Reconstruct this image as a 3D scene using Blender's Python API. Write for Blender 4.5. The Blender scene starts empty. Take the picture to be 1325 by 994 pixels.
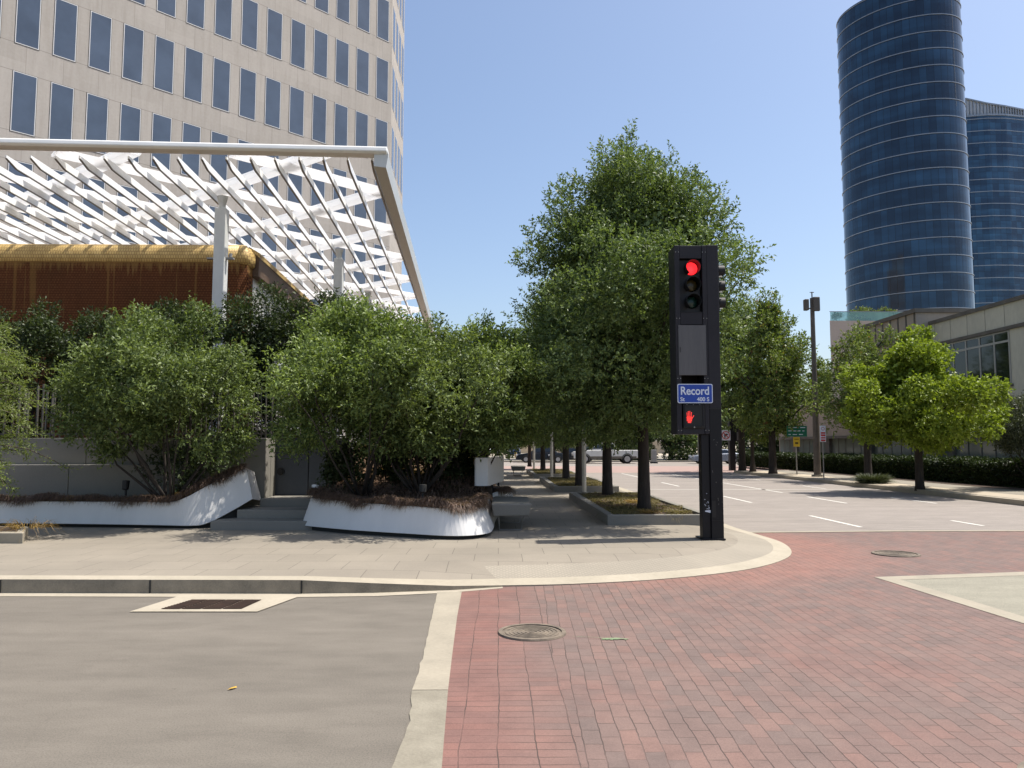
import bpy, bmesh, math, random
import numpy as np
from mathutils import Vector, Matrix
R = math.radians
random.seed(7)
scene = bpy.context.scene
COL = scene.collection

# ------------------------------------------------------------------ camera, sky, sun, exposure
cam_d = bpy.data.cameras.new('camera'); cam = bpy.data.objects.new('camera', cam_d); COL.objects.link(cam)
cam.location = (0, 0, 1.6)
cam.rotation_euler = (R(90 + 4.574), 0, R(-1.0))
cam_d.sensor_width = 36.0; cam_d.lens = 36.0 * 1000 / 1325
cam_d.clip_start = 0.05; cam_d.clip_end = 5000
scene.camera = cam

SUN_EL, SUN_AZ = 64.0, 80.0           # azimuth clockwise from +Y
world = bpy.data.worlds.new('World'); scene.world = world; world.use_nodes = True
wn = world.node_tree.nodes; wl = world.node_tree.links
sky = wn.new('ShaderNodeTexSky'); sky.sky_type = 'NISHITA'; sky.sun_disc = False
sky.sun_elevation = R(SUN_EL); sky.sun_rotation = R(SUN_AZ)
sky.altitude = 100; sky.air_density = 1.0; sky.dust_density = 2.4; sky.ozone_density = 1.6
wl.new(sky.outputs[0], wn['Background'].inputs[0]); wn['Background'].inputs[1].default_value = 0.13
sd = bpy.data.lights.new('sun', 'SUN'); sd.energy = 4.6; sd.angle = R(0.53); sd.color = (1.0, 0.945, 0.86)
so = bpy.data.objects.new('sun', sd); COL.objects.link(so)
sv = Vector((math.sin(R(SUN_AZ)) * math.cos(R(SUN_EL)), math.cos(R(SUN_AZ)) * math.cos(R(SUN_EL)), math.sin(R(SUN_EL))))
so.rotation_euler = sv.to_track_quat('Z', 'Y').to_euler()
so.location = (20, 5, 40)
scene.view_settings.view_transform = 'Standard'; scene.view_settings.look = 'None'
scene.view_settings.exposure = 0.55; scene.view_settings.gamma = 1.0
scene.view_settings.use_curve_mapping = False

# ------------------------------------------------------------------ materials
def new_mat(name):
    m = bpy.data.materials.new(name); m.use_nodes = True
    nt = m.node_tree; b = nt.nodes['Principled BSDF']
    return m, nt, nt.nodes, nt.links, b

def N(nodes, typ, **kw):
    n = nodes.new(typ)
    for k, v in kw.items(): setattr(n, k, v)
    return n

def ramp(nodes, links, src, stops):
    r = nodes.new('ShaderNodeValToRGB')
    e = r.color_ramp.elements
    e[0].position, e[0].color = stops[0][0], (*stops[0][1], 1)
    e[1].position, e[1].color = stops[-1][0], (*stops[-1][1], 1)
    for p, c in stops[1:-1]:
        x = e.new(p); x.color = (*c, 1)
    links.new(src, r.inputs[0]); return r.outputs[0]

def noise(nodes, links, vec, scale, detail=5, rough=.55, out=0):
    n = nodes.new('ShaderNodeTexNoise'); n.inputs['Scale'].default_value = scale
    n.inputs['Detail'].default_value = detail; n.inputs['Roughness'].default_value = rough
    links.new(vec, n.inputs['Vector']); return n.outputs[out]

def mapping(nodes, links, vec, scale=(1, 1, 1), rot=(0, 0, 0), loc=(0, 0, 0)):
    m = nodes.new('ShaderNodeMapping'); m.inputs['Scale'].default_value = scale
    m.inputs['Rotation'].default_value = rot; m.inputs['Location'].default_value = loc
    links.new(vec, m.inputs['Vector']); return m.outputs[0]

def mix(nodes, links, fac, a, b, mode='MIX'):
    m = nodes.new('ShaderNodeMix'); m.data_type = 'RGBA'; m.blend_type = mode
    for i, v in ((0, fac), (6, a), (7, b)):
        if isinstance(v, (int, float)): m.inputs[i].default_value = v
        elif isinstance(v, tuple): m.inputs[i].default_value = (*v, 1)
        else: links.new(v, m.inputs[i])
    return m.outputs[2]

def mathn(nodes, links, op, a, b=0.0, clamp=False):
    m = nodes.new('ShaderNodeMath'); m.operation = op; m.use_clamp = clamp
    for i, v in ((0, a), (1, b)):
        if isinstance(v, (int, float)): m.inputs[i].default_value = v
        else: links.new(v, m.inputs[i])
    return m.outputs[0]

def bump(nodes, links, b, h, strength=.3, dist=.01):
    n = nodes.new('ShaderNodeBump'); n.inputs['Strength'].default_value = strength
    n.inputs['Distance'].default_value = dist
    links.new(h, n.inputs['Height']); links.new(n.outputs[0], b.inputs['Normal'])

def pos(nodes, obj=False):
    if obj: return nodes.new('ShaderNodeTexCoord').outputs['Object']
    return nodes.new('ShaderNodeNewGeometry').outputs['Position']

def surf(name, c1, c2=None, scale=3.0, rough=.7, metal=0.0, bmp=.0, bscale=60, stretch=(1, 1, 1), spec=.4, obj=True, fine=.35):
    m, nt, nd, lk, b = new_mat(name)
    c2 = c2 or tuple(x * .8 for x in c1)
    p = mapping(nd, lk, pos(nd, obj), stretch)
    n1 = noise(nd, lk, p, scale, 6)
    n2 = noise(nd, lk, p, scale * 14, 3)
    f = mathn(nd, lk, 'ADD', mathn(nd, lk, 'MULTIPLY', n1, 1 - fine), mathn(nd, lk, 'MULTIPLY', n2, fine))
    c = ramp(nd, lk, f, [(.34, c2), (.66, c1)])
    lk.new(c, b.inputs['Base Color']); b.inputs['Roughness'].default_value = rough
    b.inputs['Metallic'].default_value = metal; b.inputs['Specular IOR Level'].default_value = spec
    if bmp: bump(nd, lk, b, noise(nd, lk, p, bscale, 4), bmp, .01)
    return m

def joints(nd, lk, vec, w, h, size=.01, offset=0.0, bias=0.0):
    t = nd.new('ShaderNodeTexBrick'); t.offset = offset
    t.inputs['Scale'].default_value = 1; t.inputs['Brick Width'].default_value = w
    t.inputs['Row Height'].default_value = h; t.inputs['Mortar Size'].default_value = size
    t.inputs['Mortar Smooth'].default_value = .2; t.inputs['Bias'].default_value = bias
    lk.new(vec, t.inputs['Vector']); return t

def swizzle(nd, lk, vec, a, b):
    s = nd.new('ShaderNodeSeparateXYZ'); lk.new(vec, s.inputs[0])
    c = nd.new('ShaderNodeCombineXYZ'); lk.new(s.outputs[a], c.inputs[0]); lk.new(s.outputs[b], c.inputs[1])
    return c.outputs[0], s

def asphalt(name, base, tint=1.0):
    m, nt, nd, lk, b = new_mat(name); p = pos(nd)
    big = noise(nd, lk, mapping(nd, lk, p, (.18, .9, 1)), 1.1, 5, .6)
    mid = noise(nd, lk, mapping(nd, lk, p, (1, 2.6, 1)), 1.6, 6, .65)
    fin = noise(nd, lk, p, 95, 3, .8)
    f = mathn(nd, lk, 'ADD', mathn(nd, lk, 'MULTIPLY', big, .45), mathn(nd, lk, 'MULTIPLY', mid, .55))
    lo = tuple(x * .78 for x in base); hi = tuple(x * 1.2 for x in base)
    c = ramp(nd, lk, f, [(.3, lo), (.7, hi)])
    g = ramp(nd, lk, fin, [(.3, (.55, .55, .56)), (.5, (1, 1, 1)), (.72, (1.3, 1.28, 1.22))])
    c = mix(nd, lk, .75, c, g, 'MULTIPLY')
    spots = ramp(nd, lk, noise(nd, lk, mapping(nd, lk, p, (1, 1.9, 1)), 6.3, 6, .62), [(.68, (1, 1, 1)), (.76, (.62, .6, .57))])
    c = mix(nd, lk, .8, c, spots, 'MULTIPLY')
    # thin cracks
    v = nd.new('ShaderNodeTexVoronoi'); v.feature = 'DISTANCE_TO_EDGE'; v.inputs['Scale'].default_value = .33
    wob = nd.new('ShaderNodeVectorMath'); wob.operation = 'ADD'
    lk.new(p, wob.inputs[0]); lk.new(noise(nd, lk, p, 1.7, 6, .7, 1), wob.inputs[1]); lk.new(wob.outputs[0], v.inputs['Vector'])
    cr = ramp(nd, lk, v.outputs['Distance'], [(.0, (.6, .59, .58)), (.006, (1, 1, 1))])
    c = mix(nd, lk, .18, c, cr, 'MULTIPLY')
    lk.new(c, b.inputs['Base Color']); b.inputs['Roughness'].default_value = .88
    b.inputs['Specular IOR Level'].default_value = .25
    bump(nd, lk, b, fin, .35, .006)
    return m

def brick_paving():
    m, nt, nd, lk, b = new_mat('brick_paving'); p = pos(nd)
    wob = nd.new('ShaderNodeVectorMath'); wob.operation = 'MULTIPLY_ADD'
    sub = nd.new('ShaderNodeVectorMath'); sub.operation = 'SUBTRACT'; sub.inputs[1].default_value = (.5, .5, .5)
    lk.new(noise(nd, lk, p, 1.1, 3, .6, 1), sub.inputs[0])
    lk.new(sub.outputs[0], wob.inputs[0]); wob.inputs[1].default_value = (.055, .05, 0); lk.new(p, wob.inputs[2])
    fine = nd.new('ShaderNodeVectorMath'); fine.operation = 'MULTIPLY_ADD'
    sub2 = nd.new('ShaderNodeVectorMath'); sub2.operation = 'SUBTRACT'; sub2.inputs[1].default_value = (.5, .5, .5)
    lk.new(noise(nd, lk, p, 9, 3, .6, 1), sub2.inputs[0])
    lk.new(sub2.outputs[0], fine.inputs[0]); fine.inputs[1].default_value = (.016, .016, 0); lk.new(wob.outputs[0], fine.inputs[2])
    w = fine.outputs[0]
    rot = mapping(nd, lk, w, rot=(0, 0, R(2)))
    va, s = swizzle(nd, lk, rot, 1, 0)
    ta = joints(nd, lk, va, .205, .103, .0042, .5)
    tb = joints(nd, lk, w, .205, .098, .0045, .0)
    for t in (ta, tb):
        t.inputs['Color1'].default_value = (0, 0, 0, 1); t.inputs['Color2'].default_value = (1, 1, 1, 1); t.inputs['Mortar'].default_value = (.5, .5, .5, 1)
        t.inputs['Mortar Smooth'].default_value = .5
    s0 = nd.new('ShaderNodeSeparateXYZ'); lk.new(p, s0.inputs[0])
    edge = mathn(nd, lk, 'LESS_THAN', s0.outputs[0], .42)
    col = mix(nd, lk, edge, ta.outputs['Color'], tb.outputs['Color'])
    fac = mix(nd, lk, edge, ta.outputs['Fac'], tb.outputs['Fac'])
    big = noise(nd, lk, p, .55, 5, .6); mid = noise(nd, lk, p, 3.2, 5, .65); sp = noise(nd, lk, p, 120, 3, .8)
    c = ramp(nd, lk, col, [(.0, (.160, .118, .104)), (.35, (.176, .123, .107)), (.7, (.188, .126, .108)), (1, (.202, .126, .106))])
    red = ramp(nd, lk, big, [(.52, (0, 0, 0)), (.66, (1, 1, 1))])
    # the redder bricks hug the kerb and the left border
    d1 = mathn(nd, lk, 'SUBTRACT', 1.0, mathn(nd, lk, 'MULTIPLY', mathn(nd, lk, 'SUBTRACT', s0.outputs[0], -.1), 1.7), True)
    c = mix(nd, lk, mathn(nd, lk, 'MULTIPLY', mathn(nd, lk, 'ADD', mathn(nd, lk, 'MULTIPLY', red, .35), mathn(nd, lk, 'MULTIPLY', d1, .75), True), .62), c, (.225, .094, .076))
    c = mix(nd, lk, mathn(nd, lk, 'MULTIPLY', ramp(nd, lk, noise(nd, lk, mapping(nd, lk, p, (.8, 1.6, 1), loc=(3, 1, 0)), .7, 4, .6), [(.58, (0, 0, 0)), (.74, (1, 1, 1))]), .3), c, (.30, .145, .112))
    dv = nd.new('ShaderNodeVectorMath'); dv.operation = 'DISTANCE'; lk.new(mapping(nd, lk, p, (1, 1, 0)), dv.inputs[0]); dv.inputs[1].default_value = (2.1, 12.6, 0)
    near = ramp(nd, lk, mathn(nd, lk, 'ADD', mathn(nd, lk, 'MULTIPLY', dv.outputs['Value'], .1), mathn(nd, lk, 'MULTIPLY', big, .12)), [(.38, (1, 1, 1)), (.46, (0, 0, 0))])
    c = mix(nd, lk, mathn(nd, lk, 'MULTIPLY', near, .36), c, (.34, .15, .11))
    dust = ramp(nd, lk, mid, [(.35, (.78, .79, .80)), (.55, (.97, .97, .97)), (.75, (1.12, 1.10, 1.07))])
    c = mix(nd, lk, .75, c, dust, 'MULTIPLY')
    c = mix(nd, lk, .5, c, ramp(nd, lk, sp, [(.3, (.6, .6, .6)), (.5, (1, 1, 1)), (.75, (1.4, 1.38, 1.35))]), 'MULTIPLY')
    jn = ramp(nd, lk, noise(nd, lk, p, 1.9, 4, .6), [(.36, (.3, .3, .3)), (.56, (1, 1, 1))])
    f2 = mathn(nd, lk, 'MULTIPLY', fac, jn)
    c = mix(nd, lk, mathn(nd, lk, 'MULTIPLY', f2, .85), c, (.055, .042, .036))
    gp = noise(nd, lk, p, 4, 4, .6)
    lk.new(c, b.inputs['Base Color']); b.inputs['Roughness'].default_value = .82; b.inputs['Specular IOR Level'].default_value = .3
    h = mathn(nd, lk, 'SUBTRACT', mathn(nd, lk, 'MULTIPLY', sp, .25), fac)
    h = mathn(nd, lk, 'ADD', h, mathn(nd, lk, 'MULTIPLY', mid, .8))
    bump(nd, lk, b, h, .45, .008)
    return m

def slabs(name, c1, c2, w, h, size=.006, dark=.5, rot=0, offset=0.5, dirt=.6):
    m, nt, nd, lk, b = new_mat(name); p = pos(nd)
    v = mapping(nd, lk, p, rot=(0, 0, rot)) if rot else p
    t = joints(nd, lk, v, w, h, size, offset)
    t.inputs['Color1'].default_value = (*c1, 1); t.inputs['Color2'].default_value = (*c2, 1)
    t.inputs['Mortar'].default_value = (*[x * dark for x in c1], 1)
    big = ramp(nd, lk, noise(nd, lk, p, .8, 6, .6), [(.3, (.8, .8, .8)), (.7, (1.12, 1.11, 1.09))])
    fin = ramp(nd, lk, noise(nd, lk, p, 70, 4, .75), [(.3, (.82, .82, .82)), (.7, (1.15, 1.15, 1.15))])
    c = mix(nd, lk, dirt, t.outputs['Color'], big, 'MULTIPLY'); c = mix(nd, lk, .6, c, fin, 'MULTIPLY')
    lk.new(c, b.inputs['Base Color']); b.inputs['Roughness'].default_value = .85; b.inputs['Specular IOR Level'].default_value = .25
    bump(nd, lk, b, mathn(nd, lk, 'SUBTRACT', noise(nd, lk, p, 70, 4), t.outputs['Fac']), .2, .004)
    return m

def uv_wall(name, c1, c2, w, h, size, joint, streak=.4, off=(0, 0), rough=.8):
    m, nt, nd, lk, b = new_mat(name)
    uv = nd.new('ShaderNodeUVMap').outputs[0]
    v = mapping(nd, lk, uv, loc=(*off, 0))
    t = joints(nd, lk, v, w, h, size, 0.0)
    t.inputs['Color1'].default_value = (*c1, 1); t.inputs['Color2'].default_value = (*c2, 1); t.inputs['Mortar'].default_value = (*joint, 1)
    st = ramp(nd, lk, noise(nd, lk, mapping(nd, lk, uv, (3, .35, 1)), 1.0, 6, .65), [(.35, (.8, .79, .78)), (.6, (1.04, 1.04, 1.04))])
    fn = ramp(nd, lk, noise(nd, lk, uv, 8, 5, .6), [(.3, (.9, .9, .9)), (.7, (1.08, 1.08, 1.08))])
    c = mix(nd, lk, streak, t.outputs['Color'], st, 'MULTIPLY'); c = mix(nd, lk, .7, c, fn, 'MULTIPLY')
    lk.new(c, b.inputs['Base Color']); b.inputs['Roughness'].default_value = rough; b.inputs['Specular IOR Level'].default_value = .3
    return m

def leaf_mat(name, lo, hi, trans=.3, dry=None):
    m, nt, nd, lk, b = new_mat(name)
    g = nd.new('ShaderNodeNewGeometry')
    big = noise(nd, lk, pos(nd, True), 1.3, 3)
    f = mathn(nd, lk, 'ADD', mathn(nd, lk, 'MULTIPLY', g.outputs['Random Per Island'], .6), mathn(nd, lk, 'MULTIPLY', big, .5))
    c = ramp(nd, lk, f, [(.2, lo), (.85, hi)])
    if dry:
        c = mix(nd, lk, mathn(nd, lk, 'GREATER_THAN', g.outputs['Random Per Island'], .975), c, dry)
    lk.new(c, b.inputs['Base Color']); b.inputs['Roughness'].default_value = .5; b.inputs['Specular IOR Level'].default_value = .3
    tr = nd.new('ShaderNodeBsdfTranslucent')
    lk.new(mix(nd, lk, 1.0, c, (1.45, 1.5, .6), 'MULTIPLY'), tr.inputs[0])
    ms = nd.new('ShaderNodeMixShader'); ms.inputs[0].default_value = trans
    lk.new(b.outputs[0], ms.inputs[1]); lk.new(tr.outputs[0], ms.inputs[2])
    lk.new(ms.outputs[0], nd['Material Output'].inputs[0])
    return m

def glass_tower_mat(name, w, h, dark, light, off=0.0):
    m, nt, nd, lk, b = new_mat(name)
    uv = nd.new('ShaderNodeUVMap').outputs[0]
    v = mapping(nd, lk, uv, loc=(off, 0, 0))
    t = joints(nd, lk, v, w, h, .06, 0.0)
    t.inputs['Color1'].default_value = (0, 0, 0, 1); t.inputs['Color2'].default_value = (1, 1, 1, 1); t.inputs['Mortar'].default_value = (0, 0, 0, 1)
    t2 = joints(nd, lk, v, w, h, .0, 0.0)
    t2.inputs['Color1'].default_value = (0, 0, 0, 1); t2.inputs['Color2'].default_value = (1, 1, 1, 1)
    big = noise(nd, lk, mapping(nd, lk, uv, (.09, .3, 1)), 1.0, 4)
    f = mathn(nd, lk, 'ADD', mathn(nd, lk, 'MULTIPLY', t2.outputs['Color'], .17), mathn(nd, lk, 'MULTIPLY', big, .6))
    s = nd.new('ShaderNodeSeparateXYZ'); lk.new(uv, s.inputs[0])
    fr = mathn(nd, lk, 'FRACT', mathn(nd, lk, 'DIVIDE', s.outputs[1], h * 1.0))
    span = mathn(nd, lk, 'LESS_THAN', fr, .42)
    c = ramp(nd, lk, f, [(.3, dark), (.75, light)])
    c = mix(nd, lk, mathn(nd, lk, 'MULTIPLY', span, .3), c, tuple(x * .8 for x in dark))
    c = mix(nd, lk, mathn(nd, lk, 'MULTIPLY', t.outputs['Fac'], .7), c, (.004, .008, .016))
    lk.new(c, b.inputs['Base Color']); b.inputs['Roughness'].default_value = .06
    b.inputs['Metallic'].default_value = .35; b.inputs['IOR'].default_value = 1.6; b.inputs['Specular IOR Level'].default_value = .5
    bump(nd, lk, b, mathn(nd, lk, 'ADD', noise(nd, lk, uv, .25, 2), mathn(nd, lk, 'MULTIPLY', t2.outputs['Color'], .6)), .05, .2)
    return m

M = {}
M['asphalt'] = asphalt('asphalt_cross', (.158, .141, .118))
M['asphalt_st'] = asphalt('asphalt_record', (.256, .227, .202))
M['old_concrete'] = asphalt('old_concrete_lane', (.255, .24, .19))
M['brick'] = brick_paving()
M['far_brick'] = surf('far_brick', (.34, .235, .20), (.27, .19, .165), 1.5, .85, obj=False)
M['old_strip'] = surf('worn_concrete_strip', (.27, .245, .19), (.19, .17, .13), 5, .9, bmp=.3, obj=False)
M['conc_strip'] = surf('concrete_strip', (.345, .305, .235), (.26, .232, .18), 2.4, .85, bmp=.15, obj=False)
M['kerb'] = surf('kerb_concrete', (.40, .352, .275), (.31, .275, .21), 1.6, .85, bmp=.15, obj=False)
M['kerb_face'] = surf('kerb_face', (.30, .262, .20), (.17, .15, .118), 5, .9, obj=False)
M['walk'] = slabs('sidewalk_pavers', (.243, .215, .174), (.262, .232, .188), .62, .62, .0045, .55)
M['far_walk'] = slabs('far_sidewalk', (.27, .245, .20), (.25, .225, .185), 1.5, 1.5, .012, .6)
M['tactile'] = slabs('tactile_paving', (.31, .278, .225), (.325, .29, .235), .05, .05, .010, .84, rot=R(45), offset=0)
M['conc'] = slabs('cast_concrete', (.215, .205, .18), (.235, .22, .195), 30, 30, .001, 1)
M['paint'] = surf('road_paint', (.70, .68, .62), (.50, .48, .43), 5, .8, obj=False)
M['seam'] = surf('road_seam', (.36, .33, .29), (.29, .265, .235), 5, .85, obj=False)
M['sand'] = surf('sand_lot', (.46, .39, .29), (.36, .31, .24), .08, .95, obj=False)
M['soil'] = surf('mulch_soil', (.085, .055, .035), (.035, .024, .016), 6, .95, bmp=.8, bscale=30, obj=False)
M['slope_soil'] = surf('dry_mulch', (.17, .095, .05), (.05, .035, .022), 4, .95, bmp=.8, bscale=25, obj=False)
M['iron'] = surf('cast_iron', (.24, .195, .145), (.10, .082, .065), 12, .7, .15, bmp=.2)
M['rust'] = surf('rusty_grate', (.09, .052, .036), (.04, .026, .02), 12, .7, .3)
M['white_metal'] = surf('white_planter_metal', (.67, .66, .64), (.62, .61, .59), 1.1, .42, spec=.35, stretch=(3, 3, .5), fine=.2)
M['white_steel'] = surf('white_steel', (.84, .84, .82), (.76, .76, .74), .5, .4)
def glow_white(name):
    m, nt, nd, lk, b = new_mat(name)
    lk.new(ramp(nd, lk, noise(nd, lk, pos(nd), .5, 5), [(.3, (.84, .84, .83)), (.7, (.90, .90, .89))]), b.inputs['Base Color']); b.inputs['Roughness'].default_value = .45
    tr = nd.new('ShaderNodeBsdfTranslucent'); tr.inputs[0].default_value = (.97, .97, .97, 1)
    ms = nd.new('ShaderNodeMixShader'); ms.inputs[0].default_value = .58
    lk.new(b.outputs[0], ms.inputs[1]); lk.new(tr.outputs[0], ms.inputs[2]); lk.new(ms.outputs[0], nd['Material Output'].inputs[0])
    return m
M['glow_white'] = glow_white('white_fabric_beam')
M['cream_steel'] = surf('cream_steel', (.60, .615, .60), (.52, .53, .515), .5, .42)
M['dark_plinth'] = surf('dark_plinth', (.03, .03, .028), None, 3, .8)
M['gunmetal'] = surf('gunmetal_door', (.075, .082, .095), (.06, .066, .076), .9, .45, .5)
M['picket'] = surf('picket_steel', (.16, .15, .13), (.10, .095, .085), 3, .6, .3)
M['quilt'] = surf('quilted_silver', (.50, .49, .45), (.40, .39, .36), .7, .35, .45)
M['brown_fascia'] = surf('brown_fascia', (.10, .06, .035), (.06, .035, .022), 1.5, .6)
M['black_paint'] = surf('pylon_paint', (.010, .010, .012), (.006, .006, .008), 2.5, .5, spec=.25)
M['faded_paint'] = surf('pylon_faded_paint', (.022, .021, .026), (.015, .014, .018), 2, .55, spec=.25)
M['grey_panel'] = surf('grey_signal_panel', (.10, .098, .10), (.07, .068, .072), .9, .5, stretch=(6, 6, .5))
M['black'] = surf('matt_black', (.008, .008, .009), None, 3, .5)
M['sign_blue'] = surf('sign_blue', (.012, .055, .34), (.010, .045, .29), 3, .4)
M['sign_white'] = surf('sign_white', (.62, .68, .78), (.55, .60, .70), 8, .4)
M['sign_green'] = surf('sign_green', (.01, .13, .075), (.008, .10, .06), 3, .45)
M['sign_yellow'] = surf('sign_yellow', (.62, .42, .03), (.5, .34, .03), 3, .45)
M['sign_red'] = surf('sign_red', (.45, .04, .04), (.38, .04, .04), 8, .45)
M['galv'] = surf('galvanised', (.32, .31, .29), (.24, .23, .22), 3, .5, .5)
M['pale_post'] = surf('pale_post', (.42, .41, .37), (.34, .33, .30), 2, .5, .2)
M['bark'] = surf('bark', (.085, .066, .052), (.035, .027, .022), 5, .95, bmp=1.0, bscale=14, stretch=(3, 3, .6))
M['bark_dark'] = surf('bark_dark', (.055, .044, .036), (.025, .02, .017), 5, .95, bmp=1.0, bscale=14, stretch=(3, 3, .6))
M['brown_pole'] = surf('brown_pole', (.12, .10, .085), (.08, .066, .055), 2, .7)
M['oak'] = leaf_mat('oak_leaves', (.046, .078, .028), (.19, .255, .092), .26, None)
M['elm'] = leaf_mat('bright_leaves', (.115, .165, .018), (.27, .34, .05), .3)
M['olive'] = leaf_mat('olive_leaves', (.065, .10, .028), (.20, .25, .075), .32, (.2, .12, .05))
M['shrub'] = leaf_mat('shrub_leaves', (.042, .068, .022), (.215, .275, .095), .26)
M['shrub_light'] = leaf_mat('light_shrub_leaves', (.05, .082, .024), (.255, .33, .105), .28)
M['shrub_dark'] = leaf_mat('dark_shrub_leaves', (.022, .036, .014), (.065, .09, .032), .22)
M['feather'] = leaf_mat('feathery_leaves', (.09, .125, .03), (.22, .265, .085), .34)
M['conifer'] = leaf_mat('conifer_needles', (.03, .042, .022), (.10, .115, .065), .2)
M['hedge'] = leaf_mat('hedge_leaves', (.014, .026, .008), (.04, .062, .018), .2)
M['dry'] = leaf_mat('dry_grass', (.062, .039, .030), (.21, .140, .105), .22)
M['dry_gold'] = leaf_mat('golden_grass', (.16, .10, .04), (.36, .24, .09), .28)
M['bed_grass'] = leaf_mat('bed_grass', (.045, .042, .018), (.27, .215, .10), .3)
def tower_wall():
    m, nt, nd, lk, b = new_mat('tower_wall')
    uv = nd.new('ShaderNodeUVMap').outputs[0]; sp_ = nd.new('ShaderNodeSeparateXYZ'); lk.new(uv, sp_.inputs[0])
    A = lambda op, x, y=0.0, c=False: mathn(nd, lk, op, x, y, c)
    fz = A('FRACT', A('DIVIDE', A('SUBTRACT', sp_.outputs[1], 16.31 - 60.5), 6.05)); fx = A('FRACT', A('DIVIDE', A('SUBTRACT', sp_.outputs[0], -31.24 + .695 - 2.262 * 40), 2.262))
    l1 = A('LESS_THAN', A('ABSOLUTE', A('SUBTRACT', fz, .004)), .0042); l2 = A('LESS_THAN', A('ABSOLUTE', A('SUBTRACT', fz, .684)), .0042)
    sp2 = A('GREATER_THAN', fz, .684); v1 = A('MULTIPLY', A('LESS_THAN', fx, .012), sp2)
    line = A('ADD', A('ADD', l1, l2), v1, True)
    st = ramp(nd, lk, noise(nd, lk, mapping(nd, lk, uv, (2.6, .22, 1)), 1.0, 6, .65), [(.34, (.84, .83, .81)), (.56, (1.03, 1.03, 1.03))])
    fn = ramp(nd, lk, noise(nd, lk, uv, 5, 6, .65), [(.3, (.94, .93, .92)), (.7, (1.05, 1.05, 1.05))])
    pan = nd.new('ShaderNodeTexWhiteNoise'); pan.noise_dimensions = '2D'
    cx = nd.new('ShaderNodeCombineXYZ'); lk.new(A('FLOOR', A('DIVIDE', A('SUBTRACT', sp_.outputs[0], -31.24 + .695 - 2.262 * 40), 2.262)), cx.inputs[0]); lk.new(A('FLOOR', A('DIVIDE', sp_.outputs[1], 3.025)), cx.inputs[1]); lk.new(cx.outputs[0], pan.inputs['Vector'])
    c = ramp(nd, lk, pan.outputs['Value'], [(0, (.355, .328, .298)), (1, (.385, .356, .325))])
    c = mix(nd, lk, .55, c, st, 'MULTIPLY'); c = mix(nd, lk, .8, c, fn, 'MULTIPLY'); c = mix(nd, lk, A('MULTIPLY', line, .55), c, (.16, .145, .13))
    lk.new(c, b.inputs['Base Color']); b.inputs['Roughness'].default_value = .8; b.inputs['Specular IOR Level'].default_value = .3
    return m
M['tower_wall'] = tower_wall()
M['win_frame'] = surf('window_frame', (.60, .60, .60), (.55, .55, .55), 2, .5)
M['win_dark'] = surf('window_gasket', (.07, .062, .055), None, 2, .5)

def tinted_glass(name, col, rough=.05, metal=0.0, spec=.6):
    m, nt, nd, lk, b = new_mat(name)
    n = noise(nd, lk, pos(nd), .35, 4)
    lk.new(ramp(nd, lk, n, [(.3, tuple(x * .75 for x in col)), (.7, tuple(x * 1.2 for x in col))]), b.inputs['Base Color'])
    b.inputs['Roughness'].default_value = rough; b.inputs['Metallic'].default_value = metal; b.inputs['Specular IOR Level'].default_value = spec
    return m
M['win_glass'] = tinted_glass('tower_glass', (.060, .080, .115), .08, 0, .9)
M['dark_glass'] = tinted_glass('dark_glass', (.012, .018, .016), .06, 0, .5)
M['pale_glass'] = tinted_glass('curtained_glass', (.15, .17, .15), .12, 0, .5)
M['car_glass'] = tinted_glass('car_glass', (.012, .016, .02), .05, 0, .6)
M['rail_glass'] = tinted_glass('balcony_glass', (.30, .50, .50), .05, 0, .6)
_nt = M['rail_glass'].node_tree; _ms = _nt.nodes.new('ShaderNodeMixShader'); _tr = _nt.nodes.new('ShaderNodeBsdfTransparent'); _tr.inputs[0].default_value = (.8, .95, .93, 1); _ms.inputs[0].default_value = .55
_nt.links.new(_nt.nodes['Principled BSDF'].outputs[0], _ms.inputs[1]); _nt.links.new(_tr.outputs[0], _ms.inputs[2]); _nt.links.new(_ms.outputs[0], _nt.nodes['Material Output'].inputs[0])
M['limestone'] = surf('limestone', (.58, .555, .45), (.44, .42, .34), .5, .85, stretch=(1, 1, .4), obj=False)
M['lime_brown'] = surf('brown_limestone', (.36, .31, .25), (.28, .24, .20), .6, .85, stretch=(1, 1, .5), obj=False)  # darker and browner than the limestone
M['lime_ledge'] = surf('stained_ledge', (.16, .145, .12), (.10, .09, .075), 2, .85, obj=False)
M['beige'] = surf('beige_terrace', (.46, .38, .32), (.40, .33, .28), .4, .85, obj=False)
M['band'] = surf('tower_band', (.26, .29, .33), (.20, .23, .27), .5, .35, .4)
M['crown_metal'] = surf('crown_metal', (.48, .50, .52), (.36, .38, .40), .4, .4, .3)
M['gt1'] = glass_tower_mat('curtain_wall_round', 1.55, 4.0, (.010, .024, .048), (.034, .10, .185))
M['gt2'] = glass_tower_mat('curtain_wall_slab', 1.9, 4.2, (.012, .032, .066), (.05, .15, .26), .4)
M['tyre'] = surf('tyre', (.02, .02, .02), None, 5, .9)
M['rim'] = surf('alloy_rim', (.45, .45, .46), (.35, .35, .36), 5, .35, .7)
M['car_white'] = surf('car_white', (.62, .61, .57), (.58, .57, .53), 1, .25, .1)
M['car_tan'] = surf('car_tan', (.14, .125, .105), None, 1, .35, .2)
M['car_silver'] = surf('car_silver', (.33, .36, .41), (.30, .33, .38), 1, .25, .5)
M['car_dark'] = surf('car_dark', (.02, .022, .028), None, 1, .2, .2)
M['car_blue'] = surf('car_blue', (.025, .045, .10), None, 1, .2, .3)
M['tail_red'] = surf('tail_red', (.45, .02, .02), None, 2, .2)
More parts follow.
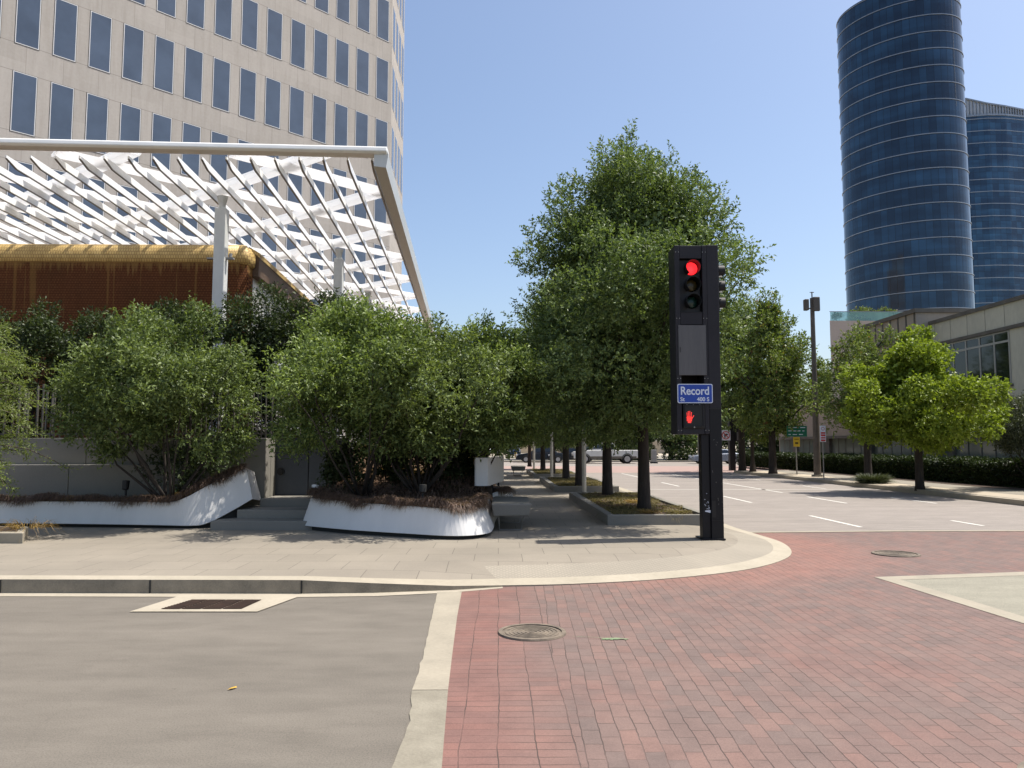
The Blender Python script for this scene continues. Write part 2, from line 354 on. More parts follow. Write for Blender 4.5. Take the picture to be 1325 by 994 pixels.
M['lamp_clear'] = surf('lamp_clear', (.6, .6, .6), None, 2, .1)
M['hydrant'] = surf('hydrant_paint', (.42, .30, .12), None, 4, .5)
M['amber_lens'] = surf('amber_lens', (.06, .045, .012), (.03, .022, .008), 30, .25)
M['green_lens'] = surf('green_lens', (.006, .035, .025), (.004, .02, .016), 30, .25)
M['leaf_yellow'] = surf('fallen_leaf', (.55, .33, .04), None, 20, .6)
M['green_spray'] = surf('green_spray', (.17, .30, .14), (.20, .17, .13), 12, .9, obj=False)

def emit(name, col, s):
    m, nt, nd, lk, b = new_mat(name)
    n = noise(nd, lk, pos(nd, True), 40, 2)
    lk.new(ramp(nd, lk, n, [(.3, tuple(x * .75 for x in col)), (.7, col)]), b.inputs['Emission Color'])
    b.inputs['Base Color'].default_value = (*col, 1); b.inputs['Emission Strength'].default_value = s; b.inputs['Roughness'].default_value = .3
    return m
M['red_light'] = emit('red_signal_light', (1.0, .02, .025), 1.6)
M['hand_light'] = emit('hand_signal_light', (1.0, .05, .04), .8)

def copper_wall():
    m, nt, nd, lk, b = new_mat('copper_mesh_wall'); p = pos(nd)
    v, s = swizzle(nd, lk, p, 0, 2)
    t = joints(nd, lk, v, .05, .085, .009, .5)
    t.inputs['Color1'].default_value = (.15, .060, .024, 1); t.inputs['Color2'].default_value = (.12, .046, .018, 1); t.inputs['Mortar'].default_value = (.036, .013, .007, 1)
    st = noise(nd, lk, mapping(nd, lk, v, (4.2, .05, 1), rot=(0, 0, R(5))), 1.0, 3, .5)
    ln = noise(nd, lk, mapping(nd, lk, v, (.9, 0, 1)), 1.0, 2)
    reach = mathn(nd, lk, 'SUBTRACT', 9.3, mathn(nd, lk, 'MULTIPLY', ln, 6.4))
    lim = mathn(nd, lk, 'MULTIPLY', mathn(nd, lk, 'SUBTRACT', s.outputs[2], reach), 1.2, True)
    f = mathn(nd, lk, 'MULTIPLY', ramp(nd, lk, st, [(.60, (0, 0, 0)), (.63, (1, 1, 1))]), lim)
    jg = noise(nd, lk, mapping(nd, lk, v, (13, .2, 1), rot=(0, 0, R(5))), 1.0, 1, .3)
    jf = mathn(nd, lk, 'MULTIPLY', mathn(nd, lk, 'SUBTRACT', s.outputs[2], mathn(nd, lk, 'SUBTRACT', 8.02, mathn(nd, lk, 'MULTIPLY', jg, 1.0))), 4.0, True)
    c = mix(nd, lk, mathn(nd, lk, 'MULTIPLY', f, .32), t.outputs['Color'], (.26, .16, .05))
    c = mix(nd, lk, mathn(nd, lk, 'MULTIPLY', jf, .38), c, (.30, .20, .07))
    pt = noise(nd, lk, v, .5, 3); c = mix(nd, lk, .5, c, ramp(nd, lk, pt, [(.3, (.7, .75, .7)), (.7, (1.3, 1.2, 1.1))]), 'MULTIPLY')
    lk.new(c, b.inputs['Base Color']); b.inputs['Roughness'].default_value = .75; b.inputs['Specular IOR Level'].default_value = .12
    bump(nd, lk, b, mathn(nd, lk, 'SUBTRACT', 1.0, t.outputs['Fac']), .5, .02)
    return m
def gold_roof():
    m, nt, nd, lk, b = new_mat('gold_scalloped_edge'); p = pos(nd)
    v, s = swizzle(nd, lk, p, 0, 2)
    t = joints(nd, lk, v, .085, .12, .010, .5)
    t.inputs['Color1'].default_value = (.56, .41, .16, 1); t.inputs['Color2'].default_value = (.48, .34, .12, 1); t.inputs['Mortar'].default_value = (.26, .16, .06, 1)
    c = mix(nd, lk, .6, t.outputs['Color'], ramp(nd, lk, noise(nd, lk, mapping(nd, lk, p, (1, 1, .4)), 3, 5), [(.3, (.7, .66, .6)), (.7, (1.1, 1.1, 1.1))]), 'MULTIPLY')
    lk.new(c, b.inputs['Base Color']); b.inputs['Roughness'].default_value = .55; b.inputs['Metallic'].default_value = .15
    bump(nd, lk, b, mathn(nd, lk, 'SUBTRACT', 1.0, t.outputs['Fac']), .35, .02)
    return m
M['copper'] = copper_wall(); M['gold'] = gold_roof()

# ------------------------------------------------------------------ object helpers
ORG = {}
def tag(o, label=None, cat=None, group=None, kind=None):
    if label: o['label'] = label
    if cat: o['category'] = cat
    if group: o['group'] = group
    if kind: o['kind'] = kind
    return o

def thing(name, loc, label, cat, group=None, rz=0):
    o = bpy.data.objects.new(name, None); COL.objects.link(o)
    o.empty_display_size = .2
    o.location = loc; o.rotation_euler = (0, 0, rz); ORG[o.name] = Vector(loc)
    return tag(o, label, cat, group)

class MB:
    def __init__(s): s.v = []; s.f = []; s.mi = []; s.uv = []; s.m = 0
    def quad(s, a, b, c, d, uv=None):
        n = len(s.v); s.v += [tuple(a), tuple(b), tuple(c), tuple(d)]; s.f.append((n, n + 1, n + 2, n + 3)); s.mi.append(s.m); s.uv.append(uv); return s
    def poly(s, pts, uv=None):
        n = len(s.v); s.v += [tuple(p) for p in pts]; s.f.append(tuple(range(n, n + len(pts)))); s.mi.append(s.m); s.uv.append(uv); return s
    def box(s, x0, y0, z0, x1, y1, z1):
        n = len(s.v)
        s.v += [(x0, y0, z0), (x1, y0, z0), (x1, y1, z0), (x0, y1, z0), (x0, y0, z1), (x1, y0, z1), (x1, y1, z1), (x0, y1, z1)]
        for q in ((0, 3, 2, 1), (4, 5, 6, 7), (0, 1, 5, 4), (1, 2, 6, 5), (2, 3, 7, 6), (3, 0, 4, 7)):
            s.f.append(tuple(n + i for i in q)); s.mi.append(s.m); s.uv.append(None)
        return s
    def prism(s, pts, z0, z1):
        n = len(s.v); k = len(pts)
        s.v += [(p[0], p[1], z0) for p in pts] + [(p[0], p[1], z1) for p in pts]
        fs = [tuple(n + k + i for i in range(k)), tuple(n + i for i in reversed(range(k)))]
        fs += [(n + i, n + (i + 1) % k, n + k + (i + 1) % k, n + k + i) for i in range(k)]
        for q in fs: s.f.append(q); s.mi.append(s.m); s.uv.append(None)
        return s
    def loft(s, rings, cap=True, closed=True):
        n = len(s.v); k = len(rings[0])
        for r in rings: s.v += [tuple(p) for p in r]
        for i in range(len(rings) - 1):
            for j in range(k if closed else k - 1):
                a = n + i * k + j; b = n + i * k + (j + 1) % k
                s.f.append((a, b, b + k, a + k)); s.mi.append(s.m); s.uv.append(None)
        if cap:
            s.f.append(tuple(n + i for i in reversed(range(k)))); s.f.append(tuple(n + (len(rings) - 1) * k + i for i in range(k)))
            s.mi += [s.m] * 2; s.uv += [None] * 2
        return s
    def tube(s, pts, rad, n=8, sq=False):
        rings = []
        for i, p in enumerate(pts):
            p = Vector(p); a = Vector(pts[max(i - 1, 0)]); b = Vector(pts[min(i + 1, len(pts) - 1)])
            d = (b - a).normalized(); up = Vector((0, 0, 1)) if abs(d.z) < .95 else Vector((1, 0, 0))
            e1 = d.cross(up).normalized(); e2 = e1.cross(d).normalized()
            r = rad[i] if isinstance(rad, (list, tuple)) else rad
            rings.append([p + e1 * math.cos(2 * math.pi * j / n) * r + e2 * math.sin(2 * math.pi * j / n) * r for j in range(n)])
        return s.loft(rings)
    def beam(s, a, b, w, h):
        a = Vector(a); b = Vector(b); d = (b - a).normalized(); e1 = Vector((d.y, -d.x, 0)).normalized() * w / 2; e2 = Vector((0, 0, h / 2))
        return s.loft([[p - e1 - e2, p + e1 - e2, p + e1 + e2, p - e1 + e2] for p in (a, b)])
    def build(s, name, mat, parent=None, origin=None, smooth=False, bevel=0, local=False, bseg=2):
        me = bpy.data.meshes.new(name)
        off = Vector((0, 0, 0))
        if not local:
            if parent is not None: off = ORG[parent.name]
            elif origin is not None: off = Vector(origin)
        vs = [(v[0] - off.x, v[1] - off.y, v[2] - off.z) for v in s.v]
        me.from_pydata(vs, [], s.f)
        for m in (mat if isinstance(mat, (list, tuple)) else [mat]): me.materials.append(M[m])
        if any(s.mi): me.polygons.foreach_set('material_index', s.mi)
        if any(u is not None for u in s.uv):
            ul = me.uv_layers.new(name='UVMap')
            for poly, u in zip(me.polygons, s.uv):
                if u is None: continue
                for li, c in zip(poly.loop_indices, u): ul.data[li].uv = c
        bm = bmesh.new(); bm.from_mesh(me)
        bmesh.ops.recalc_face_normals(bm, faces=bm.faces); bm.to_mesh(me); bm.free()
        if smooth: me.polygons.foreach_set('use_smooth', [True] * len(me.polygons))
        me.update()
        o = bpy.data.objects.new(name, me); COL.objects.link(o)
        if parent is not None:
            o.parent = parent; ORG[o.name] = ORG[parent.name] if not local else ORG.get(parent.name, Vector())
        elif not local: o.location = off; ORG[o.name] = off.copy()
        if bevel:
            b = o.modifiers.new('bevel', 'BEVEL'); b.width = bevel; b.segments = bseg; b.limit_method = 'ANGLE'; b.angle_limit = R(35)
        return o

def struct(name, mb, mat, **kw): return tag(mb.build(name, mat, **kw), kind='structure')

def kids(o): return [c for c in COL.objects if c.parent == o]
def copy_tree(o, loc=None, rz=None, label=None, parent=None, scale=None):
    c = o.copy(); COL.objects.link(c); c.parent = parent
    if o.name in ORG: ORG[c.name] = ORG[o.name]
    for ch in kids(o): copy_tree(ch, parent=c)
    if loc is not None: c.location = loc
    if rz is not None: c.rotation_euler = (0, 0, rz)
    if scale is not None: c.scale = scale
    if label: c['label'] = label
    return c

def text(body, size, mat, parent, loc, rot=(R(90), 0, 0), extrude=.002, name='lettering', sx=1.0, align='LEFT', bold=0.0):
    cu = bpy.data.curves.new('t', 'FONT'); cu.body = body; cu.size = size; cu.extrude = extrude; cu.align_x = align; cu.offset = bold
    to = bpy.data.objects.new('t', cu); COL.objects.link(to)
    dg = bpy.context.evaluated_depsgraph_get(); me = bpy.data.meshes.new_from_object(to.evaluated_get(dg))
    bpy.data.objects.remove(to); me.materials.clear(); me.materials.append(M[mat])
    me.transform(Matrix.Diagonal((sx, 1, 1, 1)))
    me.transform(Matrix.Translation(Vector(loc) - ORG[parent.name]) @ (Matrix.Rotation(rot[2], 4, 'Z') @ Matrix.Rotation(rot[0], 4, 'X')))
    o = bpy.data.objects.new(name, me); COL.objects.link(o); o.parent = parent; ORG[o.name] = ORG[parent.name]
    return o

# ------------------------------------------------------------------ ground, roads, kerbs
def sheet(pts, z): return MB().poly([(x, y, z) for x, y in pts])
struct('ground', MB().quad((-3000, -200, -.06), (3000, -200, -.06), (3000, 4000, -.06), (-3000, 4000, -.06)), 'sand')

def kl(x): return 8.50 - .03 * x       # line of the near kerb
struct('asphalt_road', sheet([(-60, -12), (-.38, -12), (-.38, 8.6), (-60, 10.3)], 0), 'asphalt')
# concrete strip between asphalt and bricks (uneven left edge)
rg_ = np.random.default_rng(2)
def jag(p, q, n, amp): return [(p[0] + (q[0] - p[0]) * i / n + (rg_.normal() * amp if 0 < i < n else 0), p[1] + (q[1] - p[1]) * i / n) for i in range(n)]
def band(keysL, keysR, ampL):
    L_ = [];
    for p, q in zip(keysL, keysL[1:]): L_ += jag(p, q, max(2, int(abs(q[1] - p[1]) / .12)), ampL)
    return L_ + [keysL[-1]] + keysR
struct('concrete_band', sheet(band([(-.565, 5.22), (-.56, 5.6), (-.60, 6.8), (-.65, 8.2), (-.67, 8.62)], [(-.40, 8.62), (-.385, 7.4), (-.35, 6.0), (-.328, 5.22)], .004), .006), 'conc_strip')
struct('worn_concrete_band', sheet([(-.50, -12)] + band([(-.50, 2.0), (-.525, 4.05), (-.515, 4.4), (-.53, 4.9), (-.565, 5.21)], [(-.328, 5.21), (-.28, 4.0), (-.27, -12)], .007), .0062), 'old_strip')
# bricks
struct('brick_crossing', MB().poly([(-.45, -12, .003), (4.82, -12, .003), (4.82, 7.0, .003), (4.6, 9.5, .003), (4.6, 14.5, .003), (-.45, 14.5, .003)])
       .poly([(4.6, 9.5, .003), (34, 14.5, .003), (4.6, 14.5, .003)]), 'brick')
struct('side_street', sheet([(4.64, 9.44), (40, 15.45), (40, -12), (4.95, -12), (4.95, 4.0), (4.80, 7.0)], .0045), 'old_concrete')
struct('concrete_edging', MB().poly([(4.58, 9.50, .007), (40, 15.55, .007), (40, 15.33, .007), (4.80, 9.30, .007)])
       .poly([(4.58, 9.50, .0075), (4.80, 9.30, .0075), (4.93, 7.15, .0075), (5.05, 4.0, .0075), (5.05, -12, .0075), (4.82, -12, .0075), (4.82, 4.0, .0075), (4.73, 7.0, .0075)]), 'conc_strip')
# Record street
struct('street_asphalt', sheet([(4.2, 14.5), (14.02, 14.5), (14.02, 46), (4.2, 46)], 0.0), 'asphalt_st')
struct('street_edge_line', sheet([(4.5, 14.28), (4.5, 14.44), (7.4, 14.62), (14.0, 14.60), (14.0, 14.48), (7.4, 14.46)], .010), 'conc_strip')
struct('far_brick_crossing', sheet([(4.2, 46), (40, 46), (40, 61), (-10, 61), (-10, 47.5), (4.2, 47.5)], .0), 'far_brick')
struct('far_street', sheet([(-90, 61), (120, 61), (120, 77), (-90, 77)], .0), 'asphalt_st')
struct('far_crossing_edge', sheet([(4.2, 45.6), (14, 45.6), (14, 46.1), (4.2, 46.1)], .006), 'conc_strip')
struct('street_seam', sheet([(4.25, 28.4), (14.0, 28.0), (14.0, 28.45), (4.25, 28.9)], .004), 'seam')
mk = MB()
for x, segs in ((7.15, [(15.3, 17.8), (21.9, 24.7), (30.7, 34), (39.5, 45)]), (9.72, [(15.5, 16.6), (21.6, 24.4), (26.5, 45.4)]), (12.2, [(14.9, 16.4), (21.5, 24), (28.8, 31), (36, 39)])):
    for a, b in segs:
        mk.quad((x - .045, a, .004), (x + .045, a, .004), (x + .045, b, .004), (x - .045, b, .004))
struct('lane_markings', mk, 'paint')

# sidewalk with ramped corner: outer line, kerb back line, tactile back line
outer = [(-60, 10.3, .15), (-5.42, 8.66, .15), (-3.8, 8.61, .15), (-2.15, 8.56, .15), (-1.3, 8.60, .105), (-.5, 8.74, .05), (.05, 8.93, .022), (.85, 9.05, .015), (1.89, 9.35, .012), (2.87, 9.84, .012), (3.55, 10.39, .012),
         (4.15, 11.16, .012), (4.5, 11.98, .012), (4.68, 12.9, .014), (4.62, 13.7, .03), (4.45, 14.6, .07), (4.32, 15.8, .13), (4.28, 17.0, .15), (4.28, 18.2, .15), (4.28, 46, .15)]
def smooth_path(P, keep):
    out = []
    for i in range(len(P) - 1):
        p0, p1, p2, p3 = P[max(i - 1, 0)], P[i], P[i + 1], P[min(i + 2, len(P) - 1)]
        n = 1 if i < keep or i >= len(P) - 3 else 4
        for k in range(n):
            t = k / n
            out.append(tuple(.5 * (2 * b + (c - a) * t + (2 * a - 5 * b + 4 * c - d) * t * t + (3 * b - a - 3 * c + d) * t ** 3) for a, b, c, d in zip(p0, p1, p2, p3)))
    return out + [P[-1]]
outer = smooth_path(outer, 6)
def inset(path, d):
    out = []
    for i, p in enumerate(path):
        a = path[max(i - 1, 0)]; b = path[min(i + 1, len(path) - 1)]
        dx, dy = b[0] - a[0], b[1] - a[1]; l = math.hypot(dx, dy)
        out.append((p[0] - dy / l * d, p[1] + dx / l * d))
    return out
def lift(i, t): return outer[i][2] + (.15 - outer[i][2]) * t
k1 = [(p[0], p[1], lift(i, .25)) for i, p in enumerate([q for q in inset(outer, .26)])]
k2 = [(p[0], p[1], lift(i, .8)) for i, p in enumerate(inset(outer, .78))]
k3 = [(p[0], p[1], .15) for i, p in enumerate(inset(outer, 1.05))]
kb = MB()
for i in range(len(outer) - 1):
    a, b = outer[i], outer[i + 1]
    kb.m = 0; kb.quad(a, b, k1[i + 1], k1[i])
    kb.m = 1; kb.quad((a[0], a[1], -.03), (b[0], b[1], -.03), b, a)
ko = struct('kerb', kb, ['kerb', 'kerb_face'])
tc = MB(); wk = MB()
for i in range(len(outer) - 1):
    m = tc if 6 <= i <= 37 else wk
    m.quad(k1[i], k1[i + 1], k2[i + 1], k2[i])
    wk.quad(k2[i], k2[i + 1], k3[i + 1], k3[i])
wk.poly([p for p in k3] + [(-60, 46, .15)])
struct('tactile_strip', tc, 'tactile'); struct('sidewalk', wk, 'walk')
gt = MB()
for i in range(0, 6):
    a, b = outer[i], outer[i + 1]
    gt.quad((a[0], a[1] + .01, .005), (b[0], b[1] + .01, .005), (b[0], b[1] - (.19 if i < 4 else .14 if i < 5 else .08), .005), (a[0], a[1] - (.19 if i < 5 else .14), .005))
struct('gutter', gt, 'kerb')
# joints across the kerb
kj = MB()
for x in (-5.42, -3.78, -2.13, -7.0, -8.6):
    y = kl(x) + .0
    kj.box(x - .008, y - .014, .005, x + .008, y + .02, .146)
kj.build('kerb_joints', 'dark_plinth')['kind'] = 'structure'
# right side pavement
struct('far_kerb', MB().box(14.0, 14.5, -.03, 14.2, 46, .148), 'kerb')
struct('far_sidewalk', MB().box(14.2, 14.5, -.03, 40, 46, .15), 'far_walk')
struct('sandy_verge', sheet([(14.22, 14.6), (15.4, 14.6), (15.3, 28), (15.6, 38), (15.2, 45.6), (14.22, 45.6)], .156), 'sand')
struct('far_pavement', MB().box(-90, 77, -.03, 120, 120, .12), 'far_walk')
struct('dark_verge', sheet([(16.9, 14.6), (18.1, 14.6), (18.1, 45.6), (17.1, 45.6)], .156), 'soil')  # dark soil strip, also standing in for tree shade on the walk
# garden terraces on the left
tr = MB()
tr.box(-60, 15.6, -.02, -4.78, 46, 1.66); tr.box(-4.78, 16.0, -.02, -3.2, 46, 1.655)
tr.loft([[(-3.2, 14.5, .14), (-.15, 14.4, .14), (-.1, 14.45, .62), (-3.2, 14.6, .62)], [(-3.2, 16.5, .14), (-.1, 16.5, .14), (-.15, 16.5, .95), (-3.2, 16.5, 1.15)], [(-3.2, 20, .14), (-.1, 20, .14), (-.2, 20, 1.0), (-3.2, 20, 1.6)], [(-3.2, 45, .14), (-.1, 45, .14), (-.2, 45, .7), (-3.2, 45, 1.6)]])
struct('garden_soil', tr, 'slope_soil')

# ------------------------------------------------------------------ street fittings in the ground
def manhole(x, y, r, label):
    t = thing('manhole_cover', (x, y, .004), label, 'manhole cover', 'manhole covers in the bricks')
    m = MB()
    for k in range(7):
        r0 = r * (k + .2) / 7.4; r1 = r * (k + .72) / 7.4
        rr = []
        for rad, z in ((r0, .001), (r0, .006), (r1, .006), (r1, .001)):
            rr.append([(x + rad * math.cos(a * math.pi / 16), y + rad * math.sin(a * math.pi / 16), .008 + z) for a in range(32)])
        m.loft(rr, cap=False)
    m.poly([(x + r * math.cos(a * math.pi / 24), y + r * math.sin(a * math.pi / 24), .0095) for a in range(48)])
    m.build('lid', 'iron', t)
    f = MB(); rings = []
    for rad, z in ((r * 1.0, .001), (r * 1.0, .016), (r * 1.13, .016), (r * 1.15, .001)):
        rings.append([(x + rad * math.cos(a * math.pi / 24), y + rad * math.sin(a * math.pi / 24), .004 + z) for a in range(48)])
    f.loft(rings, cap=False).build('rim', 'iron', t)
manhole(.29, 6.76, .255, 'round ribbed manhole cover in the bricks beside the asphalt lane')
manhole(5.87, 11.48, .29, 'round manhole cover in the bricks far right near the island edging')
manhole(2.80, 3.72, .27, 'partly seen manhole cover at the bottom edge of the brick crossing')

t = thing('storm_drain', (-2.9, 7.95, 0), 'flat storm drain with four rusty grates in a concrete apron by the kerb', 'storm drain')
MB().poly([(-3.55, 7.66, .009), (-2.32, 7.64, .009), (-2.12, 8.36, .009), (-3.40, 8.40, .009)]).build('apron', 'kerb', t)
gA, gB = Vector((-3.30, 7.76, 0)), Vector((-2.50, 7.75, 0)); gC, gD = Vector((-3.17, 8.22, 0)), Vector((-2.44, 8.20, 0))
for k in range(4):
    u0, u1 = k / 4 + .012, (k + 1) / 4 - .012
    g = MB(); g.m = 1
    q = [gA.lerp(gB, u0), gA.lerp(gB, u1), gC.lerp(gD, u1), gC.lerp(gD, u0)]
    g.poly([(p.x, p.y, .0125) for p in q]); g.m = 0
    for j in range(11):
        s0, s1 = j / 11, (j + .5) / 11
        a = gA.lerp(gC, s0); b = gB.lerp(gD, s0); c = gA.lerp(gC, s1); d = gB.lerp(gD, s1)
        p = [a.lerp(b, u0), a.lerp(b, u1), c.lerp(d, u1), c.lerp(d, u0)]
        g.prism([(v.x, v.y) for v in p], .013, .018)
    g.build('grate', ['rust', 'black'], t)

lf = MB(); lf.poly([(-1.775, 5.24, .006), (-1.75, 5.25, .012), (-1.725, 5.285, .008), (-1.738, 5.30, .012), (-1.765, 5.28, .009)])
tag(lf.build('fallen_leaf', 'leaf_yellow', origin=(-1.75, 5.27, 0)), 'small yellow leaf lying on the grey asphalt', 'leaf')
sp = MB()
random.seed(3)
for _ in range(60):
    x, y, q = random.gauss(.96, .05), random.gauss(6.53, .012), random.uniform(.006, .016)
    sp.poly([(x + q * math.cos(a_) * 1.4, y + q * math.sin(a_), .0085 + _ * 2e-5) for a_ in (0, 1, 2.1, 3.2, 4.2, 5.2)])
for _ in range(26):
    x = .62 + .3 * _ / 26; sp.poly([(x, 6.62 - .22 * (x - .62) + random.uniform(-.006, .006), .0084), (x + .012, 6.617 - .22 * (x - .62), .0084), (x + .008, 6.628 - .22 * (x - .62), .0084)])
struct('spray_mark', sp, 'green_spray')

# ------------------------------------------------------------------ leaves
RNG = np.random.default_rng(11)
def unit(a): return a / np.maximum(np.linalg.norm(a, axis=1, keepdims=True), 1e-6)
def leaf_quads(P, axis, size, aspect, rng, fold=.12):
    n = len(P); nr = unit(rng.normal(size=(n, 3)) + np.array([0, 0, .9])); side = unit(np.cross(axis, nr)); nr = np.cross(side, axis)
    s = size * rng.uniform(.6, 1.25, (n, 1)); w = s * aspect
    v = np.empty((n, 4, 3))
    v[:, 0] = P; v[:, 1] = P + axis * s * .45 + side * w * .5 + nr * s * fold
    v[:, 2] = P + axis * s - nr * s * .1; v[:, 3] = P + axis * s * .45 - side * w * .5 + nr * s * fold
    return v
def mesh_quads(name, v, mat):
    n = len(v); me = bpy.data.meshes.new(name)
    me.vertices.add(n * 4); me.vertices.foreach_set('co', v.reshape(-1).astype(np.float32))
    me.loops.add(n * 4); me.loops.foreach_set('vertex_index', np.arange(n * 4, dtype=np.int32))
    me.polygons.add(n); me.polygons.foreach_set('loop_start', np.arange(0, n * 4, 4, dtype=np.int32))
    me.polygons.foreach_set('loop_total', np.full(n, 4, dtype=np.int32))
    me.materials.append(M[mat]); me.update(calc_edges=True)
    return me
def crown_mesh(name, clumps, mat, leaves, size, aspect, rng, sprig=.28, k=7, up=.25, center=None, droop=0.0, extra=None):
    """clumps: (x,y,z,r); sprigs of k leaves grow out of every clump"""
    C = np.array([c[:3] for c in clumps]); r = np.array([c[3] for c in clumps])
    w = r ** 2.2; w /= w.sum(); ns = leaves // k
    idx = rng.choice(len(C), ns, p=w)
    dirs = unit(rng.normal(size=(ns, 3))); rad = rng.uniform(.25, 1, (ns, 1)) ** .45
    S = C[idx] + dirs * r[idx, None] * rad * np.array([1, 1, .85])
    cen = C.mean(axis=0) if center is None else np.array(center)
    outw = unit(S - cen)
    D = unit(dirs * .6 + outw * .8 + rng.normal(size=(ns, 3)) * .55 + np.array([0, 0, up]))
    L = sprig * rng.uniform(.5, 1.3, (ns, 1))
    P, A = [], []
    for j in range(k):
        f = (j + .5) / k
        p = S + D * L * f + np.array([0, 0, -droop]) * (L * f) ** 2 * 4
        a = unit(D * .7 + rng.normal(size=(ns, 3)) * .7 + np.array([0, 0, -.15 - droop]))
        P.append(p); A.append(a)
    P = np.concatenate(P); A = np.concatenate(A)
    V = leaf_quads(P, A, size, aspect, rng)
    if extra is not None: V = np.concatenate([V, extra])
    return mesh_quads(name, V, mat)

def env_r(z, prof):
    zs = [p[0] for p in prof]; return float(np.interp(z, zs, [p[1] for p in prof]))
def env_clumps(prof, n, rng, cr=(.3, .55), rough=.18, flat=1.0):
    z0, z1 = prof[0][0], prof[-1][0]; out = []
    ph = rng.uniform(0, 6.28, 6)
    while len(out) < n:
        z = rng.uniform(z0, z1); R_ = env_r(z, prof)
        if rng.uniform(0, 1) > (R_ / max(p[1] for p in prof)) ** 1.2 + .08: continue
        th = rng.uniform(0, 2 * math.pi)
        Rr = R_ * (1 + rough * (math.sin(3 * th + ph[0] + z) * .5 + math.sin(5 * th + ph[1] - 2.1 * z) * .5 + math.sin(2.3 * z + ph[2]) * .4))
        c = rng.uniform(*cr); f = math.sqrt(rng.uniform(.10, 1.0)); q = max(Rr * f - c * .6, 0)
        out.append((q * math.cos(th), q * math.sin(th) * flat, z, c))
    return out
def trunk_part(root, prof_pts, rads, clumps, nl, mat, rng, fork_z, limb_r=.045, local_name='trunk'):
    m = MB(); m.tube(prof_pts, rads, 12)
    top = Vector(prof_pts[-1])
    idx = rng.choice(len(clumps), min(nl, len(clumps)), replace=False)
    for i in idx:
        c = Vector(clumps[i][:3]); z = min(max(fork_z, c.z - rng.uniform(.6, 1.6) * max(abs(c.x) + abs(c.y), .4)), max(c.z - .1, fork_z))
        zt = prof_pts[-1][2]
        z = min(z, zt); s = Vector((0, 0, z))
        for a, b in zip(prof_pts, prof_pts[1:]):
            if a[2] <= z <= b[2]: s = Vector(a).lerp(Vector(b), (z - a[2]) / max(b[2] - a[2], 1e-4))
        mid = s.lerp(c, .5) + Vector((rng.normal() * .08, rng.normal() * .08, .12))
        r0 = limb_r * rng.uniform(.6, 1.2)
        m.tube([s, s.lerp(mid, .5) + Vector((0, 0, .03)), mid, mid.lerp(c, .55), c], [r0, r0 * .8, r0 * .6, r0 * .4, r0 * .18], 6)
    return m.build(local_name, mat, root, local=True, smooth=True)

def core_quads(prof, n, size, rng):
    z0, z1 = prof[0][0], prof[-1][0]; z = rng.uniform(z0 + .3, z1 - .5, n); th = rng.uniform(0, 6.283, n)
    rr = np.array([env_r(q, prof) for q in z]) * .62 * np.sqrt(rng.uniform(0, 1, n))
    P = np.stack([rr * np.cos(th), rr * np.sin(th), z], 1)
    return leaf_quads(P, unit(rng.normal(size=(n, 3))), size, .7, rng)
def tree(name, loc, label, cat, group, prof, leaves, size, aspect, mat, seed, trunk_r=.13, bark='bark', nclump=230, cr=(.3, .55), sprig=.28, limbs=34, fork=None, extra=None, top=.8, lean=(0, 0), rough=.18, up=.25, flare=1.35, core=0, shift=0.0):
    rng = np.random.default_rng(seed)
    t = thing(name, loc, label, cat, group)
    cl = env_clumps(prof, nclump, rng, cr, rough)
    cl = [(c[0] + shift, c[1], c[2], c[3]) for c in cl]
    if extra: cl += extra
    z0, z1 = prof[0][0], prof[-1][0]; zt = z0 + (z1 - z0) * top
    fork = fork if fork is not None else z0 + .15
    pts = [(0, 0, -.05), (0, 0, .12), (lean[0] * .2, lean[1] * .2, .6), (lean[0] * .5, lean[1] * .5, z0 * .7), (lean[0], lean[1], z0 + .3), (lean[0] + rng.normal() * .06, lean[1] + rng.normal() * .06, (z0 + zt) / 2), (lean[0], lean[1], zt)]
    trunk_part(t, pts, [trunk_r * flare, trunk_r * 1.12, trunk_r, trunk_r * .93, trunk_r * .8, trunk_r * .5, trunk_r * .15], cl, limbs, bark, rng, fork, trunk_r * .38)
    me = crown_mesh('crown', cl, mat, leaves, size, aspect, rng, sprig, center=(0, 0, z0 + (z1 - z0) * .35), up=up, extra=core_quads(prof, core, size * 1.5, rng) if core else None)
    o = bpy.data.objects.new('crown', me); COL.objects.link(o); o.parent = t
    return t

# ------------------------------------------------------------------ office tower (left)
CX0, CY0, PHI = -10.39, 72.4, R(44.5)
dw = Vector((math.sin(PHI), math.cos(PHI), 0)); nw = Vector((math.cos(PHI), -math.sin(PHI), 0))
tower = thing('office_tower', (CX0, CY0, 0), 'tall pale concrete office tower with rows of narrow tinted windows at upper left', 'office tower')
C0 = Vector((CX0, CY0, 0)); TOPZ = 76
def fpt(s, z, off=0.0, side=False):
    if side: return C0 + Vector((off, s, z))
    return C0 + dw * s + nw * off + Vector((0, 0, z))
wm = MB()
A0 = fpt(-60, 0); B0 = fpt(0, 0); C1 = Vector((CX0, CY0 + 9.3, 0)); D1 = C1 + Vector((-55, 30, 0)); E1 = A0 + Vector((-20, 50, 0))
H_ = Vector((0, 0, TOPZ))
wm.quad(A0, B0, B0 + H_, A0 + H_, [(-60, 0), (0, 0), (0, TOPZ), (-60, TOPZ)])
wm.quad(B0, C1, C1 + H_, B0 + H_, [(0, 0), (9.3, 0), (9.3, TOPZ), (0, TOPZ)])
for p, q in ((C1, D1), (D1, E1), (E1, A0)):
    l = (q - p).length; wm.quad(p, q, q + H_, p + H_, [(0, 0), (l, 0), (l, TOPZ), (0, TOPZ)])
wm.poly([A0 + H_, B0 + H_, C1 + H_, D1 + H_, E1 + H_])
wm.build('wall', 'tower_wall', tower)
